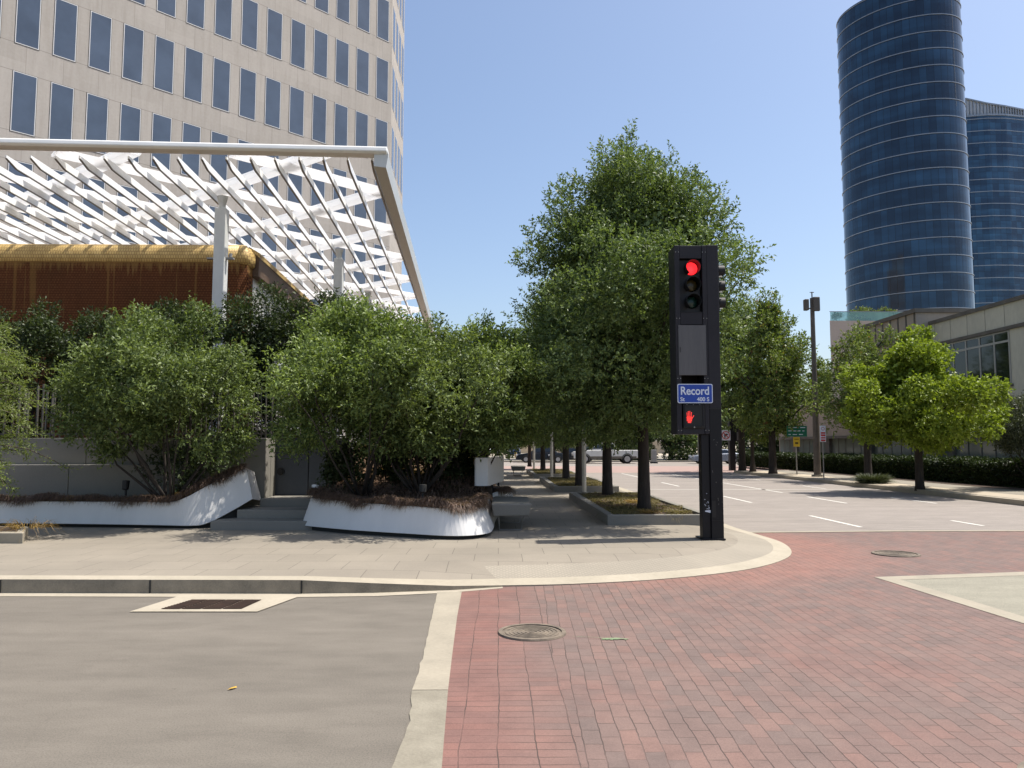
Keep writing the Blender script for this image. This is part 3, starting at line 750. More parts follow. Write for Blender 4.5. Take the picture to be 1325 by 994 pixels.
def window_meshes(side):
    """frame and pane, local to the lower left corner"""
    w, h = 1.42, 4.12
    d = Vector((0, 1, 0)) if side else dw; n = Vector((1, 0, 0)) if side else nw; up = Vector((0, 0, 1))
    f = MB(); p = MB()
    def bar(m, u0, v0, u1, v1, o0, o1):
        c = [d * u + up * v + n * o for o in (o0, o1) for u, v in ((u0, v0), (u1, v0), (u1, v1), (u0, v1))]
        m.loft([c[:4], c[4:]])
    g = .035
    f.m = 1
    bar(f, -g, -g, w + g, 0, .0, .012); bar(f, -g, h, w + g, h + g, .0, .012); bar(f, -g, 0, 0, h, .0, .012); bar(f, w, 0, w + g, h, .0, .012)
    f.m = 0; g = .05
    bar(f, 0, 0, w, g, .0, .03); bar(f, 0, h - g, w, h, .0, .03); bar(f, 0, g, g, h - g, .0, .03); bar(f, w - g, g, w, h - g, .0, .03)
    bar(p, g, g, w - g, h - g, .01, .028)
    return f, p
def place_windows(cells, side, protos):
    for (s, z) in cells:
        o = fpt(s, z, 0, side) - ORG[tower.name]
        if not protos:
            f, p = window_meshes(side)
            fo = f.build('window', ['win_frame', 'win_dark'], tower, local=True); po = p.build('pane', 'win_glass', fo, local=True)
            fo.location = o; protos.append(fo); continue
        c = protos[0].copy(); COL.objects.link(c); c.parent = tower; c.location = o
        for ch in kids(protos[0]):
            e = ch.copy(); COL.objects.link(e); e.parent = c
rows = [16.31, 22.36, 28.41, 34.46, 40.51]
main_cells = [(-31.24 + 2.262 * k, z) for k in range(-1, 14) for z in rows] + [(-31.24 + 2.262 * k, 10.26) for k in range(9, 14)]
side_cells = [(.55 + 2.262 * k, z) for k in range(4) for z in rows[1:] + [46.56]]
pm, ps = [], []
place_windows(main_cells, False, pm); place_windows(side_cells, True, ps)
rest = MB()
def rest_win(s, z, side):
    d = Vector((0, 1, 0)) if side else dw; n = Vector((1, 0, 0)) if side else nw
    for g, o, m in ((0, .02, 0), (.05, .03, 1)):
        rest.m = m; a = fpt(s + g, z + g, o, side)
        u = d * (1.39 - 2 * g); v = Vector((0, 0, 4.12 - 2 * g)); rest.quad(a, a + u, a + u + v, a + v)
for z in [46.56, 52.61, 58.66, 64.71]:
    for k in range(-12, 14): rest_win(-31.24 + 2.262 * k, z, False)
    if z > 50:
        for k in range(4): rest_win(.55 + 2.262 * k, z, True)
for z in rows:
    for k in range(-12, -1): rest_win(-31.24 + 2.262 * k, z, False)
tag(rest.build('outer_windows', ['win_frame', 'win_glass'], tower), kind='stuff')

# ------------------------------------------------------------------ white steel canopy
can = thing('steel_canopy', (-8.5, 23.4, 0), 'white steel lattice canopy with long louvres and crossing diagonal beams above the brown pavilion', 'canopy')
KX = -.042
def edge_x(y): return -2.98 + KX * (y - 20)
YB = 61.0; XL = -26.0
fb = MB(); prof = [(.0, 9.40), (.08, 9.35), (.42, 9.35), (.48, 9.42), (.44, 9.50), (.3, 9.55), (.12, 9.56), (.02, 9.51)]
fb.loft([[(x, 20.0 + (x + 2.98) * .042 + a, z) for a, z in prof] for x in (XL, -2.98)])
fb.m = 0; fb.build('front_beam', 'white_steel', can, bevel=.02)
rb = MB()
rb.loft([[(edge_x(y) - .34, y, 9.02), (edge_x(y) - .02, y, 8.98), (edge_x(y) + .04, y, 9.34), (edge_x(y) - .02, y, 9.54), (edge_x(y) - .34, y, 9.54)] for y in (20.1, 30, 40, 50, YB)])
rb.build('edge_beam', 'cream_steel', can)
P0 = Vector((-8.5, 23.4, 0)); dA = Vector((.788, -.616, 0)); nA = Vector((.616, .788, 0)); dB = Vector((.745, .667, 0)); nB = Vector((-.667, .745, 0))
def clip(P, d):
    lo, hi = -200, 200
    # y >= 20.3, y <= YB-.2, x <= edge-.2, x >= XL
    for (a, b, c) in ((0, 1, -20.35), (0, -1, YB - .2), (1, 0, -XL), (-1, KX, -2.98 - KX * 20 - .22)):
        den = a * d.x + b * d.y; num = a * P.x + b * P.y + c
        if abs(den) < 1e-9:
            if num < 0: return None
            continue
        t = -num / den
        if den > 0: lo = max(lo, t)
        else: hi = min(hi, t)
    return (lo, hi) if hi - lo > .4 else None
for d, n, rng_, zc, w, h in ((dA, nA, range(-6, 14), 9.52, .46, .26), (dB, nB, range(-2, 16), 9.44, .80, .09)):
    for k in rng_:
        P = P0 + n * 3.2 * k; c = clip(P, d)
        if not c: continue
        a, b = P + d * c[0], P + d * c[1]
        e1 = Vector((d.y, -d.x, 0))
        sec = [(-w / 2, 0), (-w * .38, -h * .42), (0, -h * .5), (w * .38, -h * .42), (w / 2, 0), (w * .38, h * .42), (0, h * .5), (-w * .38, h * .42)]
        MB().loft([[p + e1 * u + Vector((0, 0, zc + v)) for u, v in sec] for p in (a, b)]).build('diagonal_beam', 'glow_white', can, smooth=False)
lvp = None
for k in range(36):
    x0 = -3.42 - .652 * k
    if x0 < XL: break
    if lvp is None:
        m = MB()
        def sec(y, h0, h1, t_): return [(x0 - t_ + KX * (y - 20), y, h0), (x0 + t_ + KX * (y - 20), y, h0), (x0 + t_ + KX * (y - 20), y, h1), (x0 - t_ + KX * (y - 20), y, h1)]
        m.loft([sec(20.40, 9.30, 9.37, .018), sec(20.9, 9.18, 9.37, .018), sec(YB - .2, 9.18, 9.37, .018)])
        m.m = 1; m.loft([sec(20.42, 9.280, 9.297, .028), sec(20.9, 9.155, 9.176, .028), sec(YB - .2, 9.155, 9.176, .028)])  # grey lip: shade under the louvre put in as a darker strip
        lvp = m.build('louvre', ['white_steel', 'galv'], can)
    else:
        c = lvp.copy(); COL.objects.link(c); c.parent = can; c.location = (-.652 * k, 0, 0)
for (x, y) in ((-8.5, 23.4), (-6.22, 29.74), (-6.5, 38.1), (-13.2, 33.4), (-6.9, 46.6)):
    m = MB(); m.box(x - .17, y - .17, 0.1, x + .17, y + .17, 8.85)
    co = m.build('column', 'cream_steel', can, bevel=.02)
    m = MB(); m.tube([(x, y, 8.85), (x, y, 9.15)], .10, 12); m.tube([(x, y, 8.86), (x, y, 9.0), (x, y, 9.24)], [.1, .11, .17], 12); m.build('column_head', 'cream_steel', co)
    m = MB(); m.box(x - .40, y - .07, 7.28, x + .40, y + .07, 7.33); m.tube([(x + .32, y - .05, 7.33), (x + .32, y - .05, 7.45)], .05, 8); m.build('bracket', 'galv', co)

# ------------------------------------------------------------------ pavilion with gold edge
pav = thing('pavilion', (-14, 26, 0), 'low pavilion with copper brown wall and gold scalloped roof edge under the white canopy', 'pavilion')
PX = -8.5
def pxe(y): return PX + KX * (y - 26)
m = MB(); m.loft([[(x, 26.06, .1), (x, 26.02, 4), (x, 25.96, 7.95)] for x in (-30, PX - .35)], cap=False, closed=False)
m.loft([[(PX - .35, 26.06, .1), (PX - .35, 26.02, 4), (PX - .35, 25.96, 7.95)], [(PX - .08, 26.16, .1), (PX - .06, 26.12, 4), (PX - .05, 26.06, 7.9)], [(PX, 26.5, .1), (PX, 26.5, 4), (PX, 26.5, 7.9)]], cap=False, closed=False)
m.build('front_wall', 'copper', pav, smooth=True)
m = MB(); pr = [(.04, 7.75), (-.06, 7.80), (-.10, 8.0), (-.06, 8.22), (.10, 8.42), (.4, 8.52), (1.2, 8.55), (1.2, 8.3), (.4, 8.2)]
m.loft([[(x, 26 + a, z) for a, z in pr] for x in np.linspace(-30, PX - .35, 20)])
m.loft([[(PX - .35, 26 + a, z) for a, z in pr], [(PX - .10 - a * .3, 26.03 + a, z - .02) for a, z in pr], [(PX + .05 - a * .8, 26.4 + a * .4, z - .08) for a, z in pr]], cap=True)
m.build('roof_edge', 'gold', pav, smooth=True)
m = MB(); 
for i in range(20):
    for k in range(11):
        pass
for j in range(9):            # side wall of pillowed panels
    for i in range(20):
        y0, y1 = 26.5 + i * 1.0, 27.5 + i * 1.0; z0, z1 = .1 + j * .82, .92 + j * .82
        g = [[(pxe(y0 + (y1 - y0) * u) + .09 * (math.sin(math.pi * u) * math.sin(math.pi * v)) ** .6 - .06, y0 + (y1 - y0) * u, z0 + (z1 - z0) * v) for u in (0, .15, .5, .85, 1)] for v in (0, .15, .5, .85, 1)]
        m.loft(g, cap=False, closed=False)
m.build('quilted_side_wall', 'quilt', pav, smooth=True)
m = MB(); m.loft([[(pxe(y) - .3, y, 7.45), (pxe(y) + .22, y, 7.45), (pxe(y) + .25, y, 8.15), (pxe(y) - .1, y, 8.42), (pxe(y) - .6, y, 8.45)] for y in (26.45, 36, 46.5)])
m.build('side_fascia', 'brown_fascia', pav)
m = MB(); m.loft([[(pxe(y) + .27, y, 8.06), (pxe(y) + .28, y, 8.22), (pxe(y) - .1, y, 8.45), (pxe(y) - .15, y, 8.42)] for y in (26.4, 36, 46.5)]); m.build('side_trim', 'gold', pav)
MB().box(-30, 26.3, 7.9, PX - .5, 46.4, 8.25).build('roof', 'brown_fascia', pav)
MB().box(-30, 46.4, .1, PX - .9, 46.5, 8.0).build('rear_wall', 'brown_fascia', pav)

# ------------------------------------------------------------------ retaining wall, gate, fence, steps
rw = thing('retaining_wall', (-9, 15.3, .15), 'grey cast concrete retaining wall with a low ledge behind the long white planter', 'retaining wall')
m = MB()
xs = [-20, -15.2, -12.2, -9.95, -8.0, -5.9, -4.53]
for a, b in zip(xs, xs[1:]): m.box(a + .006, 15.2, .1, b - .006, 15.55, 1.75)
m.box(-20, 15.22, .1, -4.56, 15.5, 1.735)
m.box(-4.75, 15.55, .1, -4.53, 15.98, 1.75)
m.build('wall', 'conc', rw, bevel=.006)
m = MB()
for a, b in zip([-20, -13, -10.4, -8.2], [-13, -10.4, -8.2, -5.95]): m.box(a + .006, 14.98, .1, b - .006, 15.197, 1.24)
m.build('ledge', 'conc', rw, bevel=.006)
gw = thing('concrete_pier', (-3.3, 15.9, .15), 'short pale concrete wall pier right of the dark metal gate', 'wall pier')
MB().box(-3.48, 15.85, .1, -3.12, 16.2, 1.76).build('pier', 'conc', gw, bevel=.006)
m = MB(); m.box(-3.10, 15.8, .5, -3.05, 15.88, 1.78); m.box(-3.0, 15.8, .5, -2.96, 15.88, 1.7); m.build('edge_strip', 'pale_post', gw)
gate = thing('metal_gate', (-4.1, 15.95, .6), 'dark grey flat metal gate with two panels and a round handle above the steps', 'gate')
for a, b in ((-4.72, -3.87), (-3.86, -3.50)):
    m = MB(); m.box(a, 15.88, .60, b, 15.93, 1.72); pn = m.build('gate_panel', 'gunmetal', gate, bevel=.008)
m = MB(); m.box(-4.74, 15.93, .59, -3.48, 15.98, 1.755); m.build('gate_frame', 'gunmetal', gate)
m = MB(); m.tube([(-4.42, 15.88, 1.08), (-4.42, 15.84, 1.08)], .075, 16); m.tube([(-4.42, 15.84, 1.08), (-4.42, 15.81, 1.08)], .045, 16); m.build('handle', 'black', gate)

fen = thing('picket_fence', (-8, 15.9, 1.66), 'dark metal fence of thin uneven vertical pickets standing on top of the retaining wall', 'fence')
pk = None
random.seed(5)
x = -13.2; n = 0
while x < -3.25 and n < 98:
    if pk is None:
        pk = MB().box(-.012, -.02, 0, .012, .02, 1.0).build('picket', 'picket', fen, local=True)
        c = pk
    else:
        c = pk.copy(); COL.objects.link(c); c.parent = fen
    c.location = (x + 8, random.uniform(-.05, .1), 0); c.rotation_euler = (random.uniform(-.03, .03), random.uniform(-.02, .02), random.uniform(-.3, .3)); c.scale = (1, 1, random.uniform(1.02, 1.3))
    x += random.choice((.075, .09, .11, .13)); n += 1
MB().box(-13.3, 15.93, 1.82, -3.2, 15.96, 1.86).build('rail', 'picket', fen)

st = thing('concrete_steps', (-4.1, 14, .15), 'three dark concrete steps rising between the two white planters to the metal gate', 'steps')
for (y, z, xl) in ((13.6, .30, -4.98), (14.12, .45, -4.70), (14.8, .60, -4.50)):
    m = MB(); m.box(xl, y, .1, -3.2, 15.85, z); m.build('step', 'conc', st, bevel=.01)

# ------------------------------------------------------------------ white planters
def ribbon(stations, th):
    """stations: (bottom xyz, top xyz) along the outside; th thickness inwards (left normal)"""
    m = MB(); rings = []
    for i, (b, t) in enumerate(stations):
        p0 = Vector(stations[max(i - 1, 0)][0]); p1 = Vector(stations[min(i + 1, len(stations) - 1)][0])
        d = (p1 - p0); d.z = 0; d.normalize(); n = Vector((-d.y, d.x, 0)) * th
        b = Vector(b); t = Vector(t); rings.append([b, t, t + n, b + n])
    return m.loft(rings)
def smooth_st(st, sub=5):
    out = []
    def cr(p0, p1, p2, p3, t):
        return .5 * ((2 * p1) + (p2 - p0) * t + (2 * p0 - 5 * p1 + 4 * p2 - p3) * t * t + (3 * p1 - p0 - 3 * p2 + p3) * t ** 3)
    V = [(Vector(a), Vector(b)) for a, b in st]
    for i in range(len(V) - 1):
        for k in range(sub):
            t = k / sub; q = [V[max(i - 1, 0)], V[i], V[i + 1], V[min(i + 2, len(V) - 1)]]
            out.append(tuple(cr(q[0][j], q[1][j], q[2][j], q[3][j], t) for j in (0, 1)))
    out.append(V[-1]); return out
plA = thing('long_planter', (-9, 14.4, .15), 'long low white metal planter with a raised pointed end beside the steps', 'planter')
SA = [((-18, 14.75, .21), (-18, 14.80, .60)), ((-12, 14.45, .21), (-12, 14.52, .60)), ((-9, 14.22, .21), (-9, 14.30, .60)), ((-7.4, 14.05, .21), (-7.4, 14.13, .60)), ((-6.1, 13.89, .205), (-6.15, 13.97, .605)), ((-5.62, 13.83, .20), (-5.76, 13.92, .615)),
      ((-5.38, 13.82, .20), (-5.52, 13.91, .70)), ((-5.20, 13.85, .215), (-5.34, 13.94, .80)), ((-5.02, 13.94, .29), (-5.15, 14.02, .91)), ((-4.76, 14.14, .45), (-4.90, 14.22, 1.05)), ((-4.50, 14.35, .63), (-4.64, 14.42, 1.19))]
stA = smooth_st(SA)
ribbon(stA, .06).build('shell', 'white_metal', plA, bevel=.008)
m = MB(); bk = [p[1] + Vector((0, .08, -.05)) for p in stA]
m.loft([bk, [Vector((min(p.x - .1, -4.8), 15.14 if p.x > -14 else 15.3, p.z + (.0 if p.x < -6 else -.06))) for p in bk]], cap=False, closed=False)
m.build('soil', 'soil', plA)
MB().loft([[p[0] + Vector((0, .10, -.008)) for p in stA[:-4]], [Vector((p[0].x, p[0].y + .12, .13)) for p in stA[:-4]]], cap=False, closed=False).build('plinth', 'dark_plinth', plA)
MB().loft([[Vector((-4.50, 14.35, .63)), Vector((-4.66, 14.42, 1.19)), Vector((-4.72, 15.1, 1.1)), Vector((-4.56, 15.1, .55))], [Vector((-4.55, 14.36, .63)), Vector((-4.71, 14.43, 1.19)), Vector((-4.77, 15.1, 1.1)), Vector((-4.61, 15.1, .55))]]).build('end_panel', 'white_metal', plA)

plB = thing('corner_planter', (-1.6, 13.4, .15), 'white metal planter with rounded corners and sloping sides right of the steps', 'planter')
SB = [((-3.36, 14.6, .22), (-3.22, 14.6, .74)), ((-3.43, 14.1, .22), (-3.30, 14.1, .72)), ((-3.44, 13.80, .22), (-3.30, 13.86, .70)), ((-3.33, 13.58, .22), (-3.20, 13.68, .69)), ((-2.47, 12.92, .22), (-2.42, 13.06, .66)), ((-1.5, 12.42, .215), (-1.50, 12.56, .64)), ((-.80, 12.12, .21), (-.88, 12.28, .62)), ((-.42, 12.16, .21), (-.54, 12.32, .62)), ((-.15, 12.50, .21), (-.30, 12.62, .62)), ((-.08, 13.1, .22), (-.24, 13.16, .62)), ((-.05, 14.2, .24), (-.20, 14.2, .64)), ((.08, 15.6, .30), (-.02, 15.6, .68)), ((.34, 17.0, .40), (.26, 16.9, .72))]
stB = smooth_st(SB)
ribbon(stB, .05).build('shell', 'white_metal', plB, bevel=.006)
top = [p[1] for p in stB]
MB().poly([(p.x, p.y + .03, .56) for p in top[:46]] + [(-.24, 14.3, .6), (-3.2, 14.8, .6)]).build('soil', 'soil', plB)
ins = [(p[0] * .93 + Vector((-1.6, 13.6, p[0].z)) * .07) for p in stB[:56]]
MB().loft([[Vector((p.x, p.y, .235)) for p in ins], [Vector((p.x, p.y, .13)) for p in ins]], cap=False, closed=False).build('plinth', 'dark_plinth', plB)
MB().loft([[(.34, 17.0, .40), (.26, 16.9, .72), (-.05, 17.0, .72), (-.05, 17.1, .4)], [(.345, 17.03, .40), (.265, 16.93, .72), (-.05, 17.03, .72), (-.05, 17.13, .4)]]).build('end_panel', 'white_metal', plB)

fp = thing('folded_panel', (-.2, 15.5, .8), 'upright folded white metal screen on the right edge of the corner planter', 'screen')
m = MB(); path = [(-.41, 14.42)]; 
zz = [(-.20, 14.40)] + [(-.20 + .30 * i / 14 + (.035 if i % 2 else 0), 14.40 + 2.2 * i / 14) for i in range(1, 15)]
path += zz
m.loft([[Vector((x, y, .86)), Vector((x, y, 1.38 - .01 * i / 15)), Vector((x - .03, y + .02, 1.38)), Vector((x - .03, y + .02, .86))] for i, (x, y) in enumerate(path)])
m.build('folded_sheet', 'white_metal', fp)
m = MB()
for x, y in ((-.3, 14.5), (-.12, 15.4), (.0, 16.3)): m.box(x - .02, y, .5, x + .02, y + .04, .9)
m.build('support_post', 'black', fp)

def bench(loc, label):
    t = thing('concrete_bench', loc, label, 'bench', 'concrete benches along the sidewalk')
    m = MB()
    m.loft([[(-.10, 0, .27), (.50, .02, .27), (.55, -.02, .48), (-.14, -.04, .48)], [(-.10, 1.9, .27), (.50, 1.9, .27), (.55, 1.95, .48), (-.14, 1.95, .48)]])
    m.build('slab', 'conc', t, bevel=.02, local=True)
    for y in (.25, 1.5):
        m = MB(); m.tube([(-.02, y, .27), (0.0, y, .015), (.38, y, .015), (.42, y, .27)], .012, 6); m.build('leg', 'galv', t, local=True)
    return t
b0 = bench((.02, 13.3, .15 - .03), 'pale concrete bench slab on thin steel legs against the corner planter')
b0.location.z = .135
b1 = copy_tree(b0, (.75, 37.0, .145), label='concrete bench standing further along the shaded sidewalk')
# uplights
def uplight(x, y, z, label, mat='black', h=.2):
    t = thing('garden_light', (x, y, z), label, 'garden light', 'garden lights in the planters')
    MB().tube([(0, 0, -.15), (0, 0, h * .5)], .02, 8).build('stem', 'black', t, local=True)
    MB().tube([(0, -.02, h * .5), (0, .0, h)], [.055, .065], 12).build('lamp_head', mat, t, local=True, bevel=.01)
uplight(-6.9, 14.55, .62, 'black cylindrical garden light standing in the long planter', 'black', .34)
uplight(-3.27, 13.95, .78, 'small bright metal garden light at the left corner of the rounded planter', 'lamp_clear', .12)
uplight(-1.25, 12.9, .70, 'dark box garden light among dry grass in the rounded planter', 'dark_plinth', .26)
# low kerb planter in the far left corner
lp = thing('kerb_planter', (-9, 12.6, .15), 'low pale concrete planter edge at the far left of the sidewalk', 'planter')
MB().prism([(-9.5, 11.95), (-7.08, 11.78), (-7.55, 12.7), (-9.5, 12.8)], .1, .31).build('curb', 'conc_strip', lp, bevel=.015)
MB().poly([(-9.4, 12.05, .315), (-7.25, 11.92, .315), (-7.62, 12.6, .315), (-9.4, 12.7, .315)]).build('soil', 'soil', lp)

# ------------------------------------------------------------------ grass tufts
def blades(name, pts, dirs, mat, L=(.15, .35), w=.008, droop=1.0, rng=RNG, segs=3):
    """thin drooping blades, each of segs quads"""
    n = len(pts); P = np.array(pts); D = unit(np.array(dirs)); ln = rng.uniform(*L, (n, 1)); side = unit(np.cross(D, np.array([0, 0, 1.0]) + rng.normal(size=(n, 3)) * .3)); ww = w * rng.uniform(.6, 1.4, (n, 1))
    V = []
    def at(t): return P + D * ln * t + np.array([0, 0, -1.0]) * droop * ln * t * t
    for s in range(segs):
        t0, t1 = s / segs, (s + 1) / segs; w0, w1 = ww * (1 - t0 * .8), ww * (1 - t1 * .9)
        a, b = at(t0), at(t1); v = np.empty((n, 4, 3)); v[:, 0] = a - side * w0; v[:, 1] = a + side * w0; v[:, 2] = b + side * w1; v[:, 3] = b - side * w1; V.append(v)
    return mesh_quads(name, np.concatenate(V), mat)
def grass_object(name, label, cat, samples, mat, L, w, droop, origin, kind='stuff', spread=.7, up=.8, parent=None, seed=1):
    rng = np.random.default_rng(seed); n = len(samples); S = np.array(samples) - np.array(origin)
    d = rng.normal(size=(n, 3)) * spread; d[:, 2] = np.abs(d[:, 2]) + up
    me = blades(name, S, d, mat, L, w, droop, rng); o = bpy.data.objects.new(name, me); COL.objects.link(o); o.location = origin
    return tag(o, label, cat, kind=kind)
def fringe_samples(path, n, back, rng, zj=.05, clump=.55, dens=None):
    """points in a band just behind the top edge of a planter, gathered in clumps"""
    seg = [(path[i + 1] - path[i]).length for i in range(len(path) - 1)]; tot = sum(seg); cum = np.cumsum([0] + seg)
    cents = np.sort(rng.uniform(0, tot, max(3, int(tot / .35)))); out = []
    for _ in range(n):
        s = (cents[rng.integers(len(cents))] + rng.normal() * .13) % tot if rng.uniform() < clump else rng.uniform(0, tot)
        i = min(int(np.searchsorted(cum, s)) - 1, len(seg) - 1); i = max(i, 0)
        p = path[i].lerp(path[i + 1], (s - cum[i]) / max(seg[i], 1e-5)); d = (path[i + 1] - path[i]); d.z = 0; d.normalize(); nrm = Vector((-d.y, d.x, 0))
        hill = .06 * math.sin(s * 4.7) * math.sin(s * 2.1 + 1) + .05
        b = abs(rng.normal()) * back
        out.append(tuple(p + nrm * (b + .01) + Vector((0, 0, rng.uniform(-.03, zj) + max(hill, 0) * (1 if b < back else .5)))))
    return out
def drooping(name, label, path, n, mat, origin, seed, outward=.9, back=.16, L=(.08, .21), w=.0055, droop=.85):
    rng = np.random.default_rng(seed); S = np.array(fringe_samples(path, n, back, rng)) - np.array(origin)
    ps = np.array([tuple(p) for p in path]); dd = np.diff(ps, axis=0)
    # outward direction from the nearest path vertex
    W = S + np.array(origin); near = np.argmin(((W[:, None, :2] - ps[None, :-1, :2]) ** 2).sum(-1), axis=1)
    d = dd[near]; nr = unit(np.stack([d[:, 1], -d[:, 0], np.zeros(len(d))], 1))
    D = nr * outward + rng.normal(size=S.shape) * .55; D[:, 2] = np.abs(rng.normal(size=len(S))) * .5 + .18
    me = blades(name, S, D, mat, L, w, droop, rng); o = bpy.data.objects.new(name, me); COL.objects.link(o); o.location = origin
    return tag(o, label, 'dry grass', kind='stuff')
pa = [p[1] for p in stA if -13.5 < p[1].x]
drooping('dry_grass', 'dry brown grass spilling over the front edge of the long white planter', pa, 15000, 'dry', (-9, 14.4, .6), 1)
pb = [p[1] for p in stB if p[1].y < 14.3 or p[1].x < -1]
pb = pb[4:]
drooping('dry_grass', 'dry brown grass spilling over the front edge of the rounded white planter', pb, 15000, 'dry', (-1.6, 13, .6), 2, back=.2)
# dry ground cover filling the planters behind the fringe
rng = np.random.default_rng(4)
sA = [(rng.uniform(-13, -5.1), 0, 0) for _ in range(9000)]
sA = [(x, 14.25 + (-.10) * (x + 9) * .25 + abs(rng.normal()) * .28, .58 + rng.uniform(0, .06) + max(0, (x + 5.9)) * .55) for x, _, _ in sA]
grass_object('ground_cover', 'low brown ground cover behind the edge of the long planter', 'ground cover', [s for s in sA if s[1] < 15.0], 'dry', (.06, .2), .006, .5, (-9, 14.6, .6), seed=5)
sB = []
while len(sB) < 9000:
    x, y = rng.uniform(-3.2, -.25), rng.uniform(12.4, 15)
    if y > 12.5 + (-x - .9) * .5 and y > 12.4: sB.append((x, y, .6 + rng.uniform(0, .05) + max(0, y - 14) * .4))
grass_object('ground_cover', 'low brown ground cover inside the rounded planter', 'ground cover', sB, 'dry', (.05, .2), .006, .5, (-1.6, 13.6, .6), seed=6)
def tuft(x, y, z, label, mat, n=700, rad=.16, L=(.2, .45), seed=1, droop=.6, cat='grass tuft', group=None, w=.005, name='grass_tuft'):
    rng = np.random.default_rng(seed); a = rng.uniform(0, 6.28, n); r = rad * np.sqrt(rng.uniform(0, 1, n)) * .5
    S = np.stack([r * np.cos(a), r * np.sin(a), np.zeros(n)], 1); D = np.stack([np.cos(a) * .9, np.sin(a) * .9, rng.uniform(.4, 1.8, n)], 1) + rng.normal(size=(n, 3)) * .2
    o = bpy.data.objects.new(name, blades(name, S, D, mat, L, w, droop, rng)); COL.objects.link(o); o.location = (x, y, z)
    return tag(o, label, cat, group)
tuft(-7.75, 14.35, .6, 'golden green grass tuft left of the garden light in the long planter', 'dry_gold', 500, .2, (.12, .3), 3)
tuft(-5.75, 14.25, .7, 'small golden tuft in the long planter below the shrub', 'dry_gold', 350, .15, (.1, .24), 4)
tuft(-.95, 12.75, .66, 'golden tuft near the front right of the rounded planter', 'dry_gold', 450, .2, (.1, .24), 8)
tuft(.05, 15.9, .72, 'dark brown dry tuft spilling at the pointed end of the rounded planter', 'dry', 1500, .3, (.15, .34), 9, 1.0)
for i, (x, y, z, lab) in enumerate(((-2.3, 16.4, 1.0, 'golden grass clump on the slope behind the pier'), (-1.55, 16.2, .96, 'golden grass clump in the middle of the mulch slope'), (-.75, 16.6, 1.0, 'golden grass clump at the right of the mulch slope'), (-1.0, 18.2, 1.3, 'tall orange grass clump high on the mulch slope'), (-2.9, 18.5, 1.5, 'tall orange grass clump behind the metal gate'), (-4.4, 17.6, 1.68, 'orange brown clump behind the fence left of the gate'))):
    tuft(x, y, z, lab, 'dry_gold', 900, .5, (.25, .6), 20 + i, .7, w=.007)
tuft(-7.3, 12.3, .33, 'sparse pale grass in the low kerb planter at far left', 'dry_gold', 120, .5, (.25, .6), 31, .8)

# ------------------------------------------------------------------ multi stemmed shrubs
def shrub(name, loc, label, group, clumps, leaves, mat, size, seed, stems=12, bark='bark_dark', aspect=.4, sprig=.24, cat='shrub', root_spread=.18, stem_r=.03, k=7, up=.3, droop=0.0):
    rng = np.random.default_rng(seed); t = thing(name, loc, label, cat, group); m = MB()
    cs = sorted(clumps, key=lambda c: c[2]); pick = rng.choice(len(cs), min(stems, len(cs)), replace=False)
    for i in pick:
        c = Vector(cs[i][:3]); a = math.atan2(c.y, c.x); s = Vector((math.cos(a) * root_spread * rng.uniform(.1, 1), math.sin(a) * root_spread * rng.uniform(.1, 1), -.08))
        k1_ = s.lerp(c, .33) + Vector((rng.normal() * .1, rng.normal() * .08, -.06)); k2_ = s.lerp(c, .66) + Vector((rng.normal() * .13, rng.normal() * .1, .05))
        r0 = stem_r * rng.uniform(.6, 1.15); m.tube([s, s.lerp(k1_, .5), k1_, k1_.lerp(k2_, .5), k2_, c], [r0, r0 * .92, r0 * .8, r0 * .65, r0 * .5, r0 * .2], 7)
    m.build('stems', bark, t, local=True, smooth=True)
    cc = np.mean([c[:3] for c in clumps], axis=0) - np.array([0, 0, .4])
    o = bpy.data.objects.new('foliage', crown_mesh('foliage', clumps, mat, leaves, size, aspect, rng, sprig, k=k, center=cc, up=up, droop=droop)); COL.objects.link(o); o.parent = t
    return t
def blob(n, c, r, rng, cr=(.20, .40), hollow=.42):
    out = []
    while len(out) < n:
        d = rng.normal(size=3); d /= np.linalg.norm(d); f = rng.uniform(hollow, 1) ** .6
        q = np.array(c) + d * np.array(r) * f
        if q[2] < c[2] - r[2] * .75 and rng.uniform() < .7: continue
        out.append((q[0], q[1], q[2], rng.uniform(*cr)))
    return out
rng = np.random.default_rng(21)
cl = blob(34, (-.65, -.1, 2.05), (1.15, 1.1, 1.15), rng) + blob(26, (.6, -.05, 1.85), (.95, 1.05, .95), rng) + blob(9, (-.1, .2, 3.15), (.9, .5, .35), rng, (.15, .28)) + blob(8, (-1.7, -.2, 1.7), (.45, .5, .6), rng) + blob(7, (.9, -.1, .95), (.35, .4, .25), rng, (.14, .22)) + blob(5, (-.9, -.1, .9), (.35, .4, .15), rng, (.14, .2)) + blob(16, (-.3, -1.25, 2.1), (1.4, .5, .7), rng, (.16, .3))
shrub('garden_shrub', (-5.95, 14.3, .66), 'broad multi stemmed green shrub growing in the long white planter', 'large shrubs in the white planters', cl, 46000, 'shrub', .08, 31, 12)
cl = blob(54, (.0, 0, 2.05), (1.22, 1.15, 1.3), rng) + blob(12, (-.3, .3, 3.1), (.9, .6, .35), rng, (.18, .3)) + blob(8, (-1.0, -.3, 1.35), (.35, .5, .5), rng) + blob(18, (-.1, -1.5, 1.9), (1.2, .6, .7), rng, (.16, .3))
shrub('garden_shrub', (-2.5, 14.3, .75), 'bright green shrub at the left of the rounded planter below the canopy columns', 'large shrubs in the white planters', cl, 46000, 'shrub_light', .078, 32, 11)
